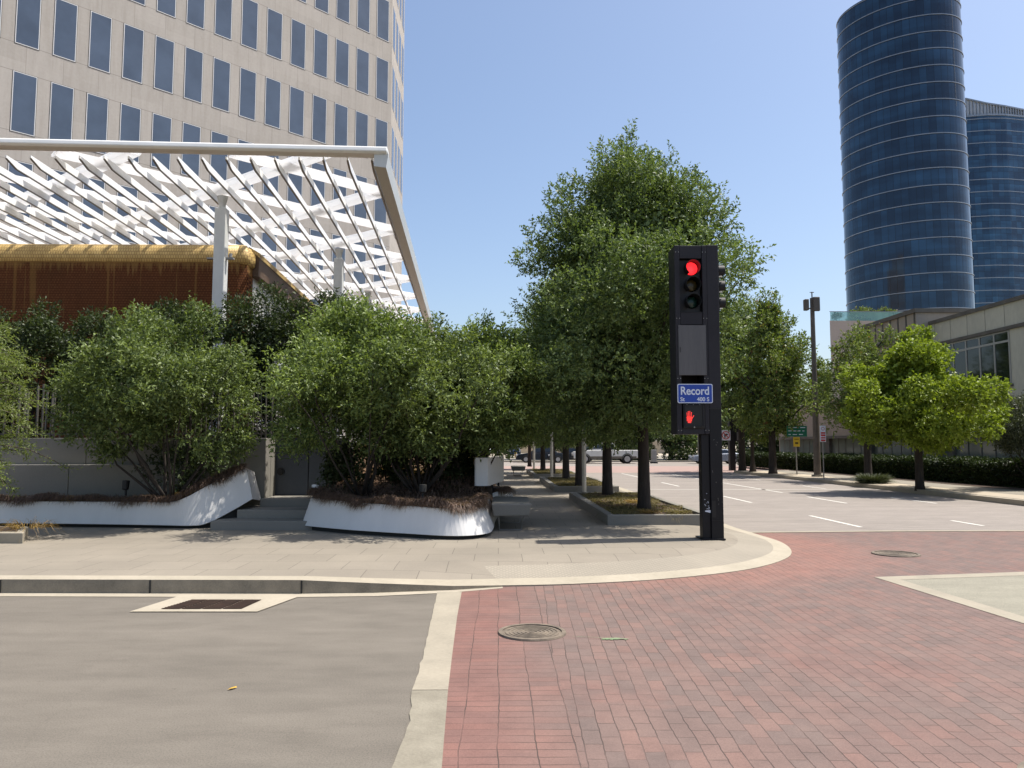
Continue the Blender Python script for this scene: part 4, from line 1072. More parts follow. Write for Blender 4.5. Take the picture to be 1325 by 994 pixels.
cl = blob(50, (.1, 0, 1.75), (1.35, 1.15, 1.2), rng) + blob(8, (0, .2, 2.75), (.8, .5, .25), rng, (.15, .25)) + blob(12, (.1, -.5, .95), (.9, .4, .25), rng, (.16, .26)) + blob(20, (.4, -1.7, 1.9), (1.2, .6, .6), rng, (.16, .3))
shrub('garden_shrub', (-1.45, 14.4, .8), 'dense green shrub with twisting dark stems in the middle of the rounded planter', 'large shrubs in the white planters', cl, 42000, 'shrub', .078, 33, 12)
cl = blob(52, (.25, 0, 1.75), (1.1, 1.1, 1.2), rng) + blob(10, (0, .1, 2.75), (.7, .5, .25), rng, (.12, .22)) + blob(8, (.8, -.1, 1.6), (.4, .5, .5), rng, (.18, .28)) + blob(8, (-.5, .5, .75), (.6, .4, .3), rng, (.15, .25))
shrub('garden_shrub', (-.52, 14.9, .8), 'pale green shrub leaning over the sidewalk at the right end of the planter', 'large shrubs in the white planters', cl, 44000, 'shrub_light', .08, 34, 9)
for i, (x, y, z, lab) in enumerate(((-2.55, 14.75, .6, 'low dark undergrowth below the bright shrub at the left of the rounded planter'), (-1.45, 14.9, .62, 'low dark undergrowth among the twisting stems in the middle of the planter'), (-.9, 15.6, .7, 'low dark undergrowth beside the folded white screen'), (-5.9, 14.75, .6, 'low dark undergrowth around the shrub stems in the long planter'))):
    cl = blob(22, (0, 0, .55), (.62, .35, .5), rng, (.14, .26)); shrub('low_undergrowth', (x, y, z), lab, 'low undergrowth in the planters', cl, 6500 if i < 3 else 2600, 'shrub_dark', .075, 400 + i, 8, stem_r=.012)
# dark bushes behind the fence
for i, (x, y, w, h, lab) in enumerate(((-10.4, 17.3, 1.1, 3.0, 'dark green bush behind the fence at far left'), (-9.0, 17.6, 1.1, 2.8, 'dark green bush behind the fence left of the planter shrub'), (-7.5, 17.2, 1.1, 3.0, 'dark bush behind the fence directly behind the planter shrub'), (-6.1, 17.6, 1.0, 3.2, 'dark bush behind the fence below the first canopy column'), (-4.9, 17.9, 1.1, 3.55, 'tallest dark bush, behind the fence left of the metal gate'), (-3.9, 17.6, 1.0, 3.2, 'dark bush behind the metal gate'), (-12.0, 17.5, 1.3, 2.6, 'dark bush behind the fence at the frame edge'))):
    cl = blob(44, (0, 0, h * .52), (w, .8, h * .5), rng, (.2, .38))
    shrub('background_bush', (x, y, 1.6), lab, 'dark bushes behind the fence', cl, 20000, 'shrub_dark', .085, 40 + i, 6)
for i, (x, y, w, h, lab) in enumerate(((-1.5, 21, 1.1, 2.0, 'leafy bush on the bank beyond the corner planter'), (-1.3, 27, 1.1, 1.8, 'bush on the bank halfway along the sidewalk'), (-1.6, 35, 1.4, 1.7, 'furthest bush on the bank along the sidewalk'))):
    cl = blob(34, (0, 0, h * .5), (w, 1.4, h * .5), rng, (.22, .4))
    shrub('background_bush', (x, y, .95), lab, 'bushes on the bank along the sidewalk', cl, 9000, 'shrub', .1, 50 + i, 5)
# feathery tree at the left edge: arching branches with fine leaves
def feather_tree():
    rng = np.random.default_rng(77); t = thing('feathery_tree', (-8.25, 12.25, .2), 'pale green feathery tree with arching fine branches at the left edge', 'tree'); m = MB()
    m.tube([(0, 0, -.05), (.02, 0, .9), (-.05, 0, 1.9), (0, 0, 3.2)], [.07, .06, .05, .02], 10); P = []; A = []
    for b in range(120):
        z0 = rng.uniform(.9, 3.1); a = rng.uniform(-math.pi, math.pi); L = rng.uniform(.8, 1.6) * (1 - .25 * abs(z0 - 2.0) / 1.5)
        el = rng.uniform(.15, 1.0); d = np.array([math.cos(a) * math.cos(el), math.sin(a) * math.cos(el), math.sin(el)]); p0 = np.array([0, 0, z0]); pts = []
        for i in range(8):
            f = i / 7; pts.append(p0 + d * L * f + np.array([0, 0, -.55 * L * f * f]))
        m.tube(pts[::2] + [pts[-1]], [.016, .012, .009, .006, .003], 5)
        for j in range(46):
            f = rng.uniform(.15, 1); q = p0 + d * L * f + np.array([0, 0, -.55 * L * f * f]); tn = d * 1.0 + np.array([0, 0, -1.1 * f]); tn /= np.linalg.norm(tn)
            sd = np.cross(tn, rng.normal(size=3)); sd /= np.linalg.norm(sd); tw = tn * .8 + sd * .75; tw /= np.linalg.norm(tw); tl = rng.uniform(.08, .22)
            for k in range(7):
                P.append(q + tw * tl * k / 6); A.append(tw * .6 + rng.normal(size=3) * .5)
    m.build('branches', 'bark', t, local=True, smooth=True)
    P = np.array(P); A = unit(np.array(A)); o = bpy.data.objects.new('foliage', mesh_quads('foliage', leaf_quads(P, A, .055, .28, rng), 'feather')); COL.objects.link(o); o.parent = t
feather_tree()

# ------------------------------------------------------------------ street trees along the sidewalk
oakp = [(1.6, 1.2), (2.0, 2.0), (2.8, 2.4), (3.8, 2.55), (4.8, 2.5), (5.7, 2.3), (6.3, 1.9), (6.8, 1.4), (7.2, .75)]
rng = np.random.default_rng(5)
spire = [(-.34 + .015 * i + random.uniform(-.05, .05), random.uniform(-.05, .05), 7.15 + .085 * i, .17 - .005 * i) for i in range(12)] + [(.55, 0, 7.35, .2), (1.1, .1, 6.95, .22), (-1.25, 0, 6.75, .2), (-1.9, 0, 5.6, .2)] + [(random.uniform(-1.9, 1.2), random.uniform(-2.9, -2.1), random.uniform(2.5, 5.0), random.uniform(.35, .5)) for _ in range(40)]
tree('street_tree', (2.98, 15.9, .3), 'tall dense oak with a thin leafy spire, in the near bed beside the signal pylon', 'tree', 'oaks along the sidewalk', oakp, 140000, .075, .45, 'oak', 101, .125, 'bark_dark', 190, (.30, .58), .19, 24, extra=spire, rough=.14, core=26000, shift=-.28)
oakq = [(1.7, 1.2), (2.1, 2.0), (3.0, 2.45), (4.0, 2.5), (5.0, 2.2), (6.0, 1.75), (6.9, 1.1), (7.6, .45)]
tA = tree('street_tree', (2.86, 20.4, .3), 'second oak from the pylon, at the far end of the near bed', 'tree', 'oaks along the sidewalk', oakq, 70000, .095, .45, 'oak', 102, .13, 'bark_dark', 180, (.34, .6), .24, 20, rough=.28, core=10000)
for i, (x, y, s, lab) in enumerate(((2.62, 25.2, .98, 'third oak along the sidewalk, behind the nearest pale post'), (2.66, 30.6, 1.02, 'fourth oak along the sidewalk, standing in the second bed'), (2.5, 35.8, .96, 'fifth oak along the sidewalk, next to the middle pale post'), (2.36, 41.2, 1.0, 'sixth oak along the sidewalk, before the last pale post'), (2.1, 52.4, .95, 'furthest oak of the row near the brick crossing'))):
    copy_tree(tA, (x, y, .25), R(70 + 77 * i), lab, scale=(s, s, s))

def bed(x0, y0, x1, y1, label, grass_label, seed):
    t = thing('tree_bed', ((x0 + x1) / 2, (y0 + y1) / 2, .15), label, 'planting bed', 'kerbed tree beds'); w = .14; c = .0
    m = MB(); o = [(x0, y0 + .0), (x1, y0 + .05), (x1, y1), (x0 - .06, y1)]; i_ = [(x0 + w, y0 + w), (x1 - w, y0 + w), (x1 - w, y1 - w), (x0 + w, y1 - w)]
    for k in range(4):
        a, b, c_, d = o[k], o[(k + 1) % 4], i_[(k + 1) % 4], i_[k]
        m.prism([a, b, c_, d], .13, .335)
    m.build('kerb', 'conc', t, bevel=.012)
    MB().poly([(x, y, .28) for x, y in i_]).build('soil', 'soil', t)
    r_ = np.random.default_rng(seed); nn = int(1900 * (y1 - y0)); S = []
    cen = [(r_.uniform(x0 + .2, x1 - .2), r_.uniform(y0 + .2, y1 - .2)) for _ in range(int(9 * (y1 - y0)))]
    for _ in range(nn):
        cx_, cy_ = cen[r_.integers(len(cen))]; S.append((min(max(cx_ + r_.normal() * .12, x0 + .14), x1 - .14), min(max(cy_ + r_.normal() * .12, y0 + .14), y1 - .14), .28))
    grass_object('bed_grass', grass_label, 'grass', S, 'bed_grass', (.14, .36), .006, .9, ((x0 + x1) / 2, (y0 + y1) / 2, .28), seed=seed, spread=.6, up=.5)
bed(2.0, 14.3, 3.95, 21.4, 'near kerbed bed holding the first two oaks beside the pylon', 'green and tan grass in the near tree bed', 61)
bed(1.75, 24.4, 3.8, 32, 'second kerbed bed along the sidewalk behind the nearest pale post', 'green and tan grass in the second tree bed', 62)
bed(1.6, 35, 3.7, 43, 'furthest kerbed bed along the sidewalk', 'green and tan grass in the furthest tree bed', 63)
tuft(3.2, 18.1, .28, 'bright golden grass tuft between the first two oaks', 'dry_gold', 700, .4, (.12, .28), 71)
tuft(2.75, 16.7, .28, 'tan grass tuft left of the first oak', 'dry', 700, .4, (.12, .26), 72)
tuft(3.55, 15.3, .28, 'green and brown tuft in front of the first oak', 'bed_grass', 700, .4, (.12, .24), 73)
tuft(2.4, 25.6, .28, 'yellow green tuft beside the third oak', 'bed_grass', 800, .5, (.2, .4), 74)

rt_ = random.Random(4)
for i in range(16):
    bx_, by_ = rt_.uniform(2.25, 3.75), rt_.uniform(14.8, 21); mt_ = rt_.choice(['dry_gold', 'bed_grass', 'dry', 'bed_grass'])
    o_ = tuft(bx_, by_, .28, 'low grass clump among the ground cover of the near tree bed', mt_, 420, .3, (.10, .26), 140 + i, .7, group='low grass clumps in the near tree bed')
for i, (x, y, lab) in enumerate(((2.66, 24.1, 'nearest pale round post at the end of the first bed'), (2.36, 34.4, 'middle pale round post beside the second bed'), (2.06, 45.0, 'furthest pale round post along the sidewalk'))):
    if i == 0:
        pp = thing('light_post', (x, y, .15), lab, 'post', 'pale posts along the sidewalk')
        MB().tube([(0, 0, 0), (0, 0, 3.3)], .068, 14).build('pole', 'pale_post', pp, local=True, smooth=False)
        MB().tube([(0, 0, 3.3), (0, 0, 3.42)], .08, 14).build('cap', 'black', pp, local=True)
    else: copy_tree(pp, (x, y, .15), 0, lab)
sp_ = thing('sign_post', (3.05, 20.05 + 1.5, .15), 'thin galvanised post on a small base behind the first oaks', 'post')
MB().tube([(3.05, 21.55, .15), (3.05, 21.55, 2.6)], .024, 8).build('pole', 'galv', sp_)
MB().box(2.93, 21.45, .15, 3.17, 21.65, .29).build('base', 'conc', sp_, bevel=.01)

# ------------------------------------------------------------------ signal pylon
py = thing('signal_pylon', (3.35, 12.1, .15), 'black traffic signal pylon with blue street sign at the near corner', 'traffic signal', 'traffic signal pylons')
MB().box(3.29, 12.0, .15, 3.48, 12.40, 2.18).build('lower_post', 'black_paint', py, bevel=.008)
MB().box(3.29, 12.0, 2.183, 3.48, 12.40, 4.78).build('upper_post', 'faded_paint', py, bevel=.008)
MB().box(3.16, 12.03, .15, 3.287, 12.22, 1.78).build('inner_post', 'black_paint', py, bevel=.008)
m = MB(); m.box(2.78, 11.99, 1.78, 2.86, 12.42, 4.77); m.box(3.215, 11.99, 1.78, 3.287, 12.42, 4.77); m.box(2.862, 12.0, 4.56, 3.213, 12.42, 4.77); m.box(2.862, 12.0, 1.78, 3.213, 12.42, 1.88); m.box(2.862, 12.0, 3.50, 3.213, 12.42, 3.70)
cab = m.build('cabinet_frame', 'faded_paint', py, bevel=.008)
MB().box(2.82, 11.975, 2.70, 3.255, 11.988, 3.49).build('blank_panel', 'grey_panel', py, bevel=.004)
MB().box(2.79, 12.422, 1.80, 3.28, 12.44, 4.75).build('back_plate', 'black_paint', py)
hd = MB().box(2.865, 12.08, 3.705, 3.21, 12.19, 4.555).build('signal_head', 'black', py, bevel=.01)
for z, mt, nm in ((4.41, 'red_light', 'red_lens'), (4.14, 'amber_lens', 'amber_lens'), (3.87, 'green_lens', 'green_lens')):
    rr = []
    for k, (rad, dy) in enumerate(((.102, .0), (.075, -.012), (.04, -.02), (.005, -.023))):
        rr.append([(3.06 + rad * math.cos(a * math.pi / 16), 12.07 + dy, z + rad * math.sin(a * math.pi / 16)) for a in range(32)])
    MB().loft(rr).build(nm, mt, py, smooth=True)
    v = MB(); A_ = [a * math.pi / 16 for a in range(-5, 22)]
    def vr(rad, y, cut): return [(3.06 + rad * math.cos(a), y - (0 if cut else .0), z + rad * math.sin(a)) for a in A_]
    v.loft([vr(.115, 12.08, 0), vr(.115, 11.90, 0), vr(.111, 11.90, 0), vr(.109, 12.08, 0)], cap=False, closed=False); v.build('visor', 'black', py)
# side head, facing the other road
sh = MB().box(3.482, 12.04, 3.72, 3.50, 12.24, 4.55).build('side_signal_head', 'black', py, bevel=.006)
for z in (4.38, 4.13, 3.86):
    v = MB(); A_ = [a * math.pi / 16 for a in range(-4, 21)]
    def vs(rad, x): return [(x, 12.14 + rad * math.cos(a), z + rad * math.sin(a)) for a in A_]
    v.loft([vs(.105, 3.50), vs(.105, 3.60), vs(.10, 3.60), vs(.10, 3.50)], cap=False, closed=False); v.poly([(3.505, 12.14 + .1 * math.cos(a * math.pi / 12), z + .1 * math.sin(a * math.pi / 12)) for a in range(24)]); v.build('side_visor', 'black_paint', py)
# street name sign
def rrect(x0, z0, x1, z1, r, y, n=5):
    pts = []
    for cx_, cz_, a0 in ((x1 - r, z1 - r, 0), (x0 + r, z1 - r, 90), (x0 + r, z0 + r, 180), (x1 - r, z0 + r, 270)):
        for k in range(n + 1): a = R(a0 + 90 * k / n); pts.append((cx_ + r * math.cos(a), y, cz_ + r * math.sin(a)))
    return pts
m = MB(); sx0, sx1, sz0, sz1 = 2.785, 3.335, 2.262, 2.562
m.loft([rrect(sx0, sz0, sx1, sz1, .025, 11.955), rrect(sx0, sz0, sx1, sz1, .025, 11.963)])
sgn = m.build('street_sign', 'sign_white', py)
m = MB(); m.poly(rrect(sx0 + .012, sz0 + .012, sx1 - .012, sz1 - .012, .018, 11.9535)); m.build('sign_face', 'sign_blue', sgn)
text('Record', .178, 'sign_white', sgn, (sx0 + .043, 11.952, 2.395), extrude=.0006, sx=.86, bold=.0035)
text('St', .088, 'sign_white', sgn, (sx0 + .040, 11.952, 2.293), extrude=.0006, sx=1.0, bold=.0018)
text('400 S', .088, 'sign_white', sgn, (sx0 + .302, 11.952, 2.293), extrude=.0006, sx=.98, bold=.0018)
# pedestrian head
ph = MB().box(2.875, 11.97, 1.87, 3.21, 12.15, 2.25).build('pedestrian_signal', 'black', py, bevel=.012)
m = MB(); m.box(2.895, 11.955, 2.225, 3.19, 11.968, 2.235); m.box(2.895, 11.955, 1.90, 3.19, 11.968, 1.91); m.box(3.18, 11.955, 1.912, 3.19, 11.968, 2.223); m.box(2.895, 11.955, 1.912, 2.902, 11.968, 2.223); m.build('signal_rim', 'faded_paint', ph)
hm = MB(); hx, hz = 2.972, 2.045
def disc(m, x, z, rx, rz, y=11.966, n=14, rot=0):
    m.poly([(x + rx * math.cos(a) * math.cos(rot) - rz * math.sin(a) * math.sin(rot), y, z + rx * math.cos(a) * math.sin(rot) + rz * math.sin(a) * math.cos(rot)) for a in [2 * math.pi * k / n for k in range(n)]])
hand = MB()
def seg_dots(x0, z0, x1, z1, r):
    n = max(2, int(math.hypot(x1 - x0, z1 - z0) / .0135) + 1)
    for k in range(n): disc(hand, x0 + (x1 - x0) * k / (n - 1), z0 + (z1 - z0) * k / (n - 1), r, r, n=8)
for fx, top_, lean_ in ((-.036, .062, -.006), (-.018, .085, -.003), (.001, .088, .002), (.020, .070, .008)): seg_dots(hx + fx, hz - .005, hx + fx + lean_, hz + top_, .0068)
seg_dots(hx + .030, hz - .030, hx + .062, hz + .022, .0068)
for zz_ in np.arange(-.085, .0, .0135):
    hw = .030 + (.010 if zz_ > -.06 else -.006)
    for xx in np.arange(-hw, hw + .001, .0135): disc(hand, hx + xx, hz + zz_, .0066, .0066, n=8)
hand.build('hand_symbol', 'hand_light', ph)
m = MB()
for bx_ in (2.80, 2.845, 3.225, 3.275):
    for bz_ in (1.84, 2.65, 3.6, 4.66):
        m.tube([(bx_, 11.99, bz_), (bx_, 11.982, bz_)], .007, 6)
m.build('bolts', 'galv', py)
for q_ in ((2.868, 3.698, 3.21, 3.703), (3.295, 2.17, 3.475, 2.19), (3.295, .45, 3.475, .455), (3.30, .5, 3.36, .75)):
    m = MB(); m.box(q_[0], 11.994, q_[1], q_[2], 11.9992, q_[3]); m.build('seam', 'black', py)
m = MB(); m.box(2.84, 11.968, 3.06, 2.85, 11.974, 3.14); m.build('latch', 'black', py)
m = MB(); m.box(3.14, 11.98, .15, 3.50, 12.42, .175); m.build('base_plate', 'black_paint', py, bevel=.004)
m = MB()
for k_ in range(3): m.tube([(2.93 + .1 * k_, 11.965, 2.237), (2.93 + .1 * k_, 11.955, 2.237)], .006, 6)
m.tube([(3.04, 11.965, 1.888), (3.04, 11.952, 1.888)], .012, 8); m.build('screws', 'galv', ph)
m = MB(); random.seed(9)
for _ in range(16): x, z = random.uniform(3.19, 3.27), random.uniform(.62, .88); disc(m, x, z, .004 + random.random() * .006, .004, 12.028)
m.poly([(3.20, 12.027, .585), (3.285, 12.027, .565), (3.285, 12.027, .61), (3.20, 12.027, .60)]); m.build('paint_scratches', 'sign_white', py)
m = MB()
for _ in range(12): x, z = random.uniform(3.31, 3.46), random.uniform(.6, 1.7); disc(m, x, z, .004, .005, 11.997)
m.build('scuff_marks', 'galv', py)

# far pylon across the street
p2 = thing('signal_pylon', (15.4, 50.2, .15), 'distant dark signal pylon with a no turn sign beyond the street trees', 'traffic signal', 'traffic signal pylons')
MB().box(15.06, 50.2, 0, 15.42, 50.6, 4.8).build('post', 'black_paint', p2)
MB().box(15.42, 50.15, 1.9, 16.0, 50.5, 4.7).build('cabinet_frame', 'black_paint', p2)
MB().box(15.5, 50.12, 1.95, 15.9, 50.14, 2.5).build('blank_panel', 'grey_panel', p2)
ns = MB().box(14.48, 50.1, 1.95, 15.08, 50.12, 2.62).build('turn_sign', 'sign_white', p2, bevel=.004)
m = MB(); cxx, czz = 14.78, 2.285
ring = [[(cxx + r_ * math.cos(a * math.pi / 12), 50.095, czz + r_ * math.sin(a * math.pi / 12)) for a in range(24)] for r_ in (.27, .215)]
m.loft(ring, cap=False); m.poly([(cxx - .19, 50.088, czz + .15), (cxx - .15, 50.088, czz + .19), (cxx + .19, 50.088, czz - .15), (cxx + .15, 50.088, czz - .19)]); m.build('red_ring', 'sign_red', ns)
m = MB(); m.poly([(cxx - .10, 50.092, czz - .17), (cxx - .03, 50.092, czz - .17), (cxx - .03, 50.092, czz + .08), (cxx - .10, 50.092, czz + .08)]); m.poly([(cxx - .03, 50.092, czz + .02), (cxx + .05, 50.092, czz + .02), (cxx + .05, 50.092, czz + .08), (cxx - .03, 50.092, czz + .08)]); m.poly([(cxx + .05, 50.092, czz - .03), (cxx + .15, 50.092, czz + .05), (cxx + .05, 50.092, czz + .13)]); m.build('arrow', 'black', ns)

# ------------------------------------------------------------------ right hand street furniture
an = thing('antenna_pole', (15.0, 36.3, .15), 'tall brown pole with two box antennas at its top', 'utility pole')
MB().tube([(15.0, 36.3, .1), (15.0, 36.3, 3.2), (15.0, 36.3, 3.25), (15.0, 36.3, 8.2)], [.165, .145, .12, .10], 14).build('pole', 'brown_pole', an, smooth=False)
MB().tube([(15.0, 36.3, .15), (15.0, 36.3, .25)], .27, 14).build('base', 'conc', an)
m = MB(); m.tube([(15.0, 36.3, 8.0), (15.0, 36.3, 8.65)], .10, 12); m.tube([(15.0, 36.3, 8.6), (15.0, 36.3, 8.95)], .03, 8); m.tube([(14.7, 36.3, 8.15), (15.0, 36.3, 8.15)], .03, 6); m.tube([(14.9, 36.3, 8.93), (15.1, 36.3, 8.93)], .02, 6); m.build('mount', 'brown_pole', an)
MB().box(14.60, 36.15, 8.05, 14.80, 36.42, 8.58).build('antenna', 'brown_pole', an, bevel=.03)
MB().box(14.98, 36.08, 8.0, 15.30, 36.25, 8.68).build('antenna', 'brown_pole', an, bevel=.04)
MB().box(15.13, 36.2, 3.6, 15.25, 36.34, 3.8).build('junction_box', 'galv', an)
g = thing('guide_sign', (15.2, 39.3, .15), 'green direction sign above a small yellow sign on one thin post', 'road sign')
MB().tube([(15.2, 39.34, .1), (15.2, 39.34, 2.5)], .035, 8).build('post', 'galv', g)
gp = MB().box(14.72, 39.28, 2.07, 15.76, 39.30, 2.62).build('green_panel', 'sign_green', g, bevel=.01)
m = MB(); random.seed(12)
for r_, z in enumerate((2.53, 2.36, 2.18)):
    x = 14.80
    for wd in ((.12, .30, .25), (.16, .36, .10), (.12, .22, .20))[r_]: m.box(x, 39.272, z - .018, x + wd, 39.277, z + .018); x += wd + .10
m.build('lettering', 'sign_white', gp)
yp = MB().box(15.03, 39.26, 1.56, 15.37, 39.275, 2.04).build('yellow_panel', 'sign_yellow', g, bevel=.01)
m = MB(); m.box(15.09, 39.253, 1.92, 15.31, 39.258, 1.95); m.box(15.12, 39.253, 1.70, 15.28, 39.258, 1.78); m.build('lettering', 'black', yp)
g = thing('parking_sign', (14.26, 33.8, .15), 'narrow white and red parking sign on a thin post near the antenna pole', 'road sign')
MB().tube([(14.26, 33.84, .1), (14.26, 33.84, 2.5)], .025, 8).build('post', 'galv', g)
gp = MB().box(14.13, 33.79, 1.77, 14.39, 33.81, 2.48).build('panel', 'sign_white', g, bevel=.008)
m = MB()
for z0, z1 in ((2.02, 2.10), (1.92, 1.98), (1.80, 1.88), (2.13, 2.2)): m.box(14.16, 33.783, z0, 14.36, 33.787, z1)
rg = [[(14.26 + r_ * math.cos(a * math.pi / 10), 33.785, 2.35 + r_ * math.sin(a * math.pi / 10)) for a in range(20)] for r_ in (.075, .055)]; m.loft(rg, cap=False)
m.build('lettering', 'sign_red', gp)
dp = thing('slender_pole', (14.25, 43.3, .15), 'slender dark pole with a flared base between the far street trees', 'pole')
MB().tube([(14.25, 43.3, .1), (14.25, 43.3, .3), (14.25, 43.3, .8), (14.25, 43.3, 7.0)], [.22, .18, .10, .08], 12).build('pole', 'bark_dark', dp)
lpn = thing('camera_pole', (-.83, 45.0, .5), 'thin black pole with a small camera showing above the planter shrubs', 'pole')
MB().box(-.93, 44.95, .5, -.75, 45.1, 8.7).build('pole', 'black_paint', lpn)
m = MB(); m.box(-.75, 44.95, 8.2, -.5, 45.1, 8.3); m.box(-.60, 44.85, 8.22, -.42, 45.2, 8.42); m.build('camera', 'black_paint', lpn, bevel=.02)

# right hand trees
rtA = tree('street_tree', (14.15, 25.9, .15), 'small bright green tree with a rounded crown on the right hand verge', 'tree', 'trees on the right hand verge',
     [(1.6, 1.1), (1.9, 2.1), (2.6, 2.5), (3.3, 2.4), (4.0, 1.95), (4.6, 1.4), (5.1, .85), (5.45, .35)], 60000, .115, .6, 'elm', 211, .13, 'bark_dark', 64, (.34, .6), .18, 18, rough=.22, fork=1.5, core=3500)
tree('street_tree', (16.3, 34.0, .15), 'thin sparse tree behind the grey green shrub on the verge', 'tree', 'trees on the right hand verge',
     [(1.9, 1.0), (2.6, 1.8), (3.6, 2.2), (4.8, 2.0), (5.8, 1.3), (6.7, .6)], 20000, .12, .5, 'olive', 202, .16, 'bark_dark', 70, (.3, .55), .3, 30, rough=.4, fork=1.8)
tree('street_tree', (14.35, 40.4, .15), 'tall loose tree with gaps in its crown beyond the green sign', 'tree', 'trees on the right hand verge',
     [(1.9, 1.2), (2.8, 2.1), (4.2, 2.5), (5.6, 2.4), (7.2, 1.8), (8.6, 1.0), (9.4, .5)], 34000, .15, .5, 'olive', 203, .2, 'bark_dark', 80, (.35, .7), .34, 34, rough=.45, fork=2.0, core=2500)
r4 = tree('street_tree', (14.35, 45.5, .15), 'dark leafed tree beyond the slender pole near the far crossing', 'tree', 'trees on the right hand verge',
     [(3.1, 1.4), (3.6, 2.6), (4.8, 3.0), (6.6, 2.6), (8.4, 1.8), (9.6, .8)], 28000, .16, .5, 'oak', 204, .2, 'bark_dark', 110, (.4, .75), .34, 26, rough=.35, fork=2.0, core=4000)
cl = blob(75, (0, 0, 1.85), (1.3, 1.3, 1.05), np.random.default_rng(8), (.2, .36), .0)
shrub('conifer_tree', (17.95, 25.9, .55), 'grey green conifer with spreading boughs at the right edge by the hedge', None, cl, 42000, 'conifer', .085, 66, 10, aspect=.32, sprig=.3, cat='conifer', up=-.1)
tuft(13.9 + .6, 29.9, .15, 'grey green spiky shrub on the verge below the sparse tree', 'conifer', 2600, .7, (.35, .75), 81, .35, 'shrub', w=.012, name='spiky_shrub')
# hedge
hg = thing('clipped_hedge', (18.6, 33, .15), 'long dark clipped hedge in front of the right hand building', 'hedge')
rng = np.random.default_rng(14); n = 60000
x0, x1, y0, y1, z1 = 18.0, 19.2, 19.0, 58.0, 1.02
fz = rng.uniform(0, 1, n); P = np.stack([rng.uniform(x0, x1, n), rng.uniform(y0, y1, n), rng.uniform(0, z1 - .15, n)], 1)
side_ = fz < .62; P[side_, 0] = x0 + rng.uniform(-.06, .1, side_.sum()); P[~side_, 2] = z1 - .15 + rng.uniform(-.08, .08, (~side_).sum())
P[:, 2] += .05 * np.sin(P[:, 1] * 1.7) * (P[:, 2] > .4)
v = leaf_quads(P - np.array([18.6, 33, 0]), unit(rng.normal(size=(n, 3)) + np.array([-.5, 0, .5])), .11, .55, rng)
o = bpy.data.objects.new('foliage', mesh_quads('foliage', v, 'hedge')); COL.objects.link(o); o.parent = hg
MB().box(18.06, 19, .1, 19.15, 58, .9).build('inner_twigs', 'bark_dark', hg)

# ------------------------------------------------------------------ right hand building
rbg = thing('limestone_building', (28, 37, .15), 'low limestone building with tall dark upper windows behind the hedge on the right', 'building')
X = 23.0
m = MB()
m.box(X, 12, 4.40 - 2.2, 44, 40.4, 4.33); m.box(X, 12, 6.98, 44, 40.4, 8.02)
m.box(X, 12, 4.33, 44, 34.1, 6.98); m.box(X, 39.6, 4.33, 44, 40.4, 6.98); m.box(X + .5, 34.1, 4.33, 44, 39.6, 6.98); m.box(X + .25, 12, .0, 44, 40.4, 2.2)
m.build('wall', 'limestone', rbg)
m = MB(); m.box(X - .08, 12, 8.02, 44, 40.45, 8.2); m.box(X - .10, 12, 6.82, X - .002, 40.4, 6.98); m.box(X - .12, 34.0, 4.26, X - .002, 39.7, 4.38); m.box(X - .10, 12, 2.12, X - .002, 40.4, 2.26)
m.build('ledge', 'lime_ledge', rbg)
jt = MB()
for k in range(14): jt.box(X - .006, 40.0 - 1.08 * 1.0 * k * 1.3, 7.0, X + .01, 40.02 - 1.404 * k, 8.0)
jt.build('panel_joints', 'lime_ledge', rbg)
ys = [34.15, 35.2, 36.28, 37.36, 38.44, 39.52]
for a, b in zip(ys, ys[1:]):
    f = MB(); f.box(X - .03, a - .045, 4.39, X + .05, a + .045, 6.80); f.box(X - .028, a + .046, 6.28, X + .04, b - .046, 6.38); f.box(X - .028, a + .046, 4.39, X + .04, b - .046, 4.45); f.box(X - .028, a + .046, 6.74, X + .04, b - .046, 6.80)
    w_ = f.build('window', 'pale_post', rbg); MB().box(X + .0, a + .046, 4.451, X + .02, b - .046, 6.739).build('pane', 'dark_glass', w_)
y = 12.5; k = 0
while y < 40.2:
    m = MB(); m.box(X + .20, y - .03, .3, X + .27, y + .03, 2.12); w_ = m.build('ground_window', 'lime_ledge', rbg); MB().box(X + .225, y + .031, .3, X + .24, y + 1.018, 2.12).build('pane', 'pale_glass', w_)
    y += 1.05; k += 1
    if k % 6 == 0:
        MB().box(X + .05, y - .03, .1, X + .30, y + .38, 2.12).build('pier', 'lime_ledge', rbg); y += .42
b2 = thing('brown_stone_block', (30, 44, .15), 'taller brown stone block behind the bright green tree, left of the limestone building', 'building')
X2 = 22.3
m = MB(); m.box(X2, 40.5, 2.2, 42, 47.6, 8.7); m.box(X2 + .3, 40.5, 0, 42, 62, 2.2); m.box(X2, 47.6, 2.2, 42, 62, 4.4); m.build('wall', 'lime_brown', b2)
m = MB(); m.box(X2 - .12, 40.4, 8.7, 42, 47.7, 8.92); m.box(X2 - .10, 40.42, 7.35, X2 - .002, 47.6, 7.55); m.box(X2 - .1, 40.6, 2.08, X2 - .002, 62, 2.25); m.box(X2 - .1, 47.72, 4.4, 42, 62, 4.6)
for yy in np.arange(40.6, 47.5, .86): m.box(X2 - .04, yy, 7.56, X2 - .002, yy + .09, 8.69)
m.box(X2 + .5, 40.42, 7.35, 42, 40.498, 7.5)
m.build('cornice', 'lime_ledge', b2)
y = 40.9; k = 0
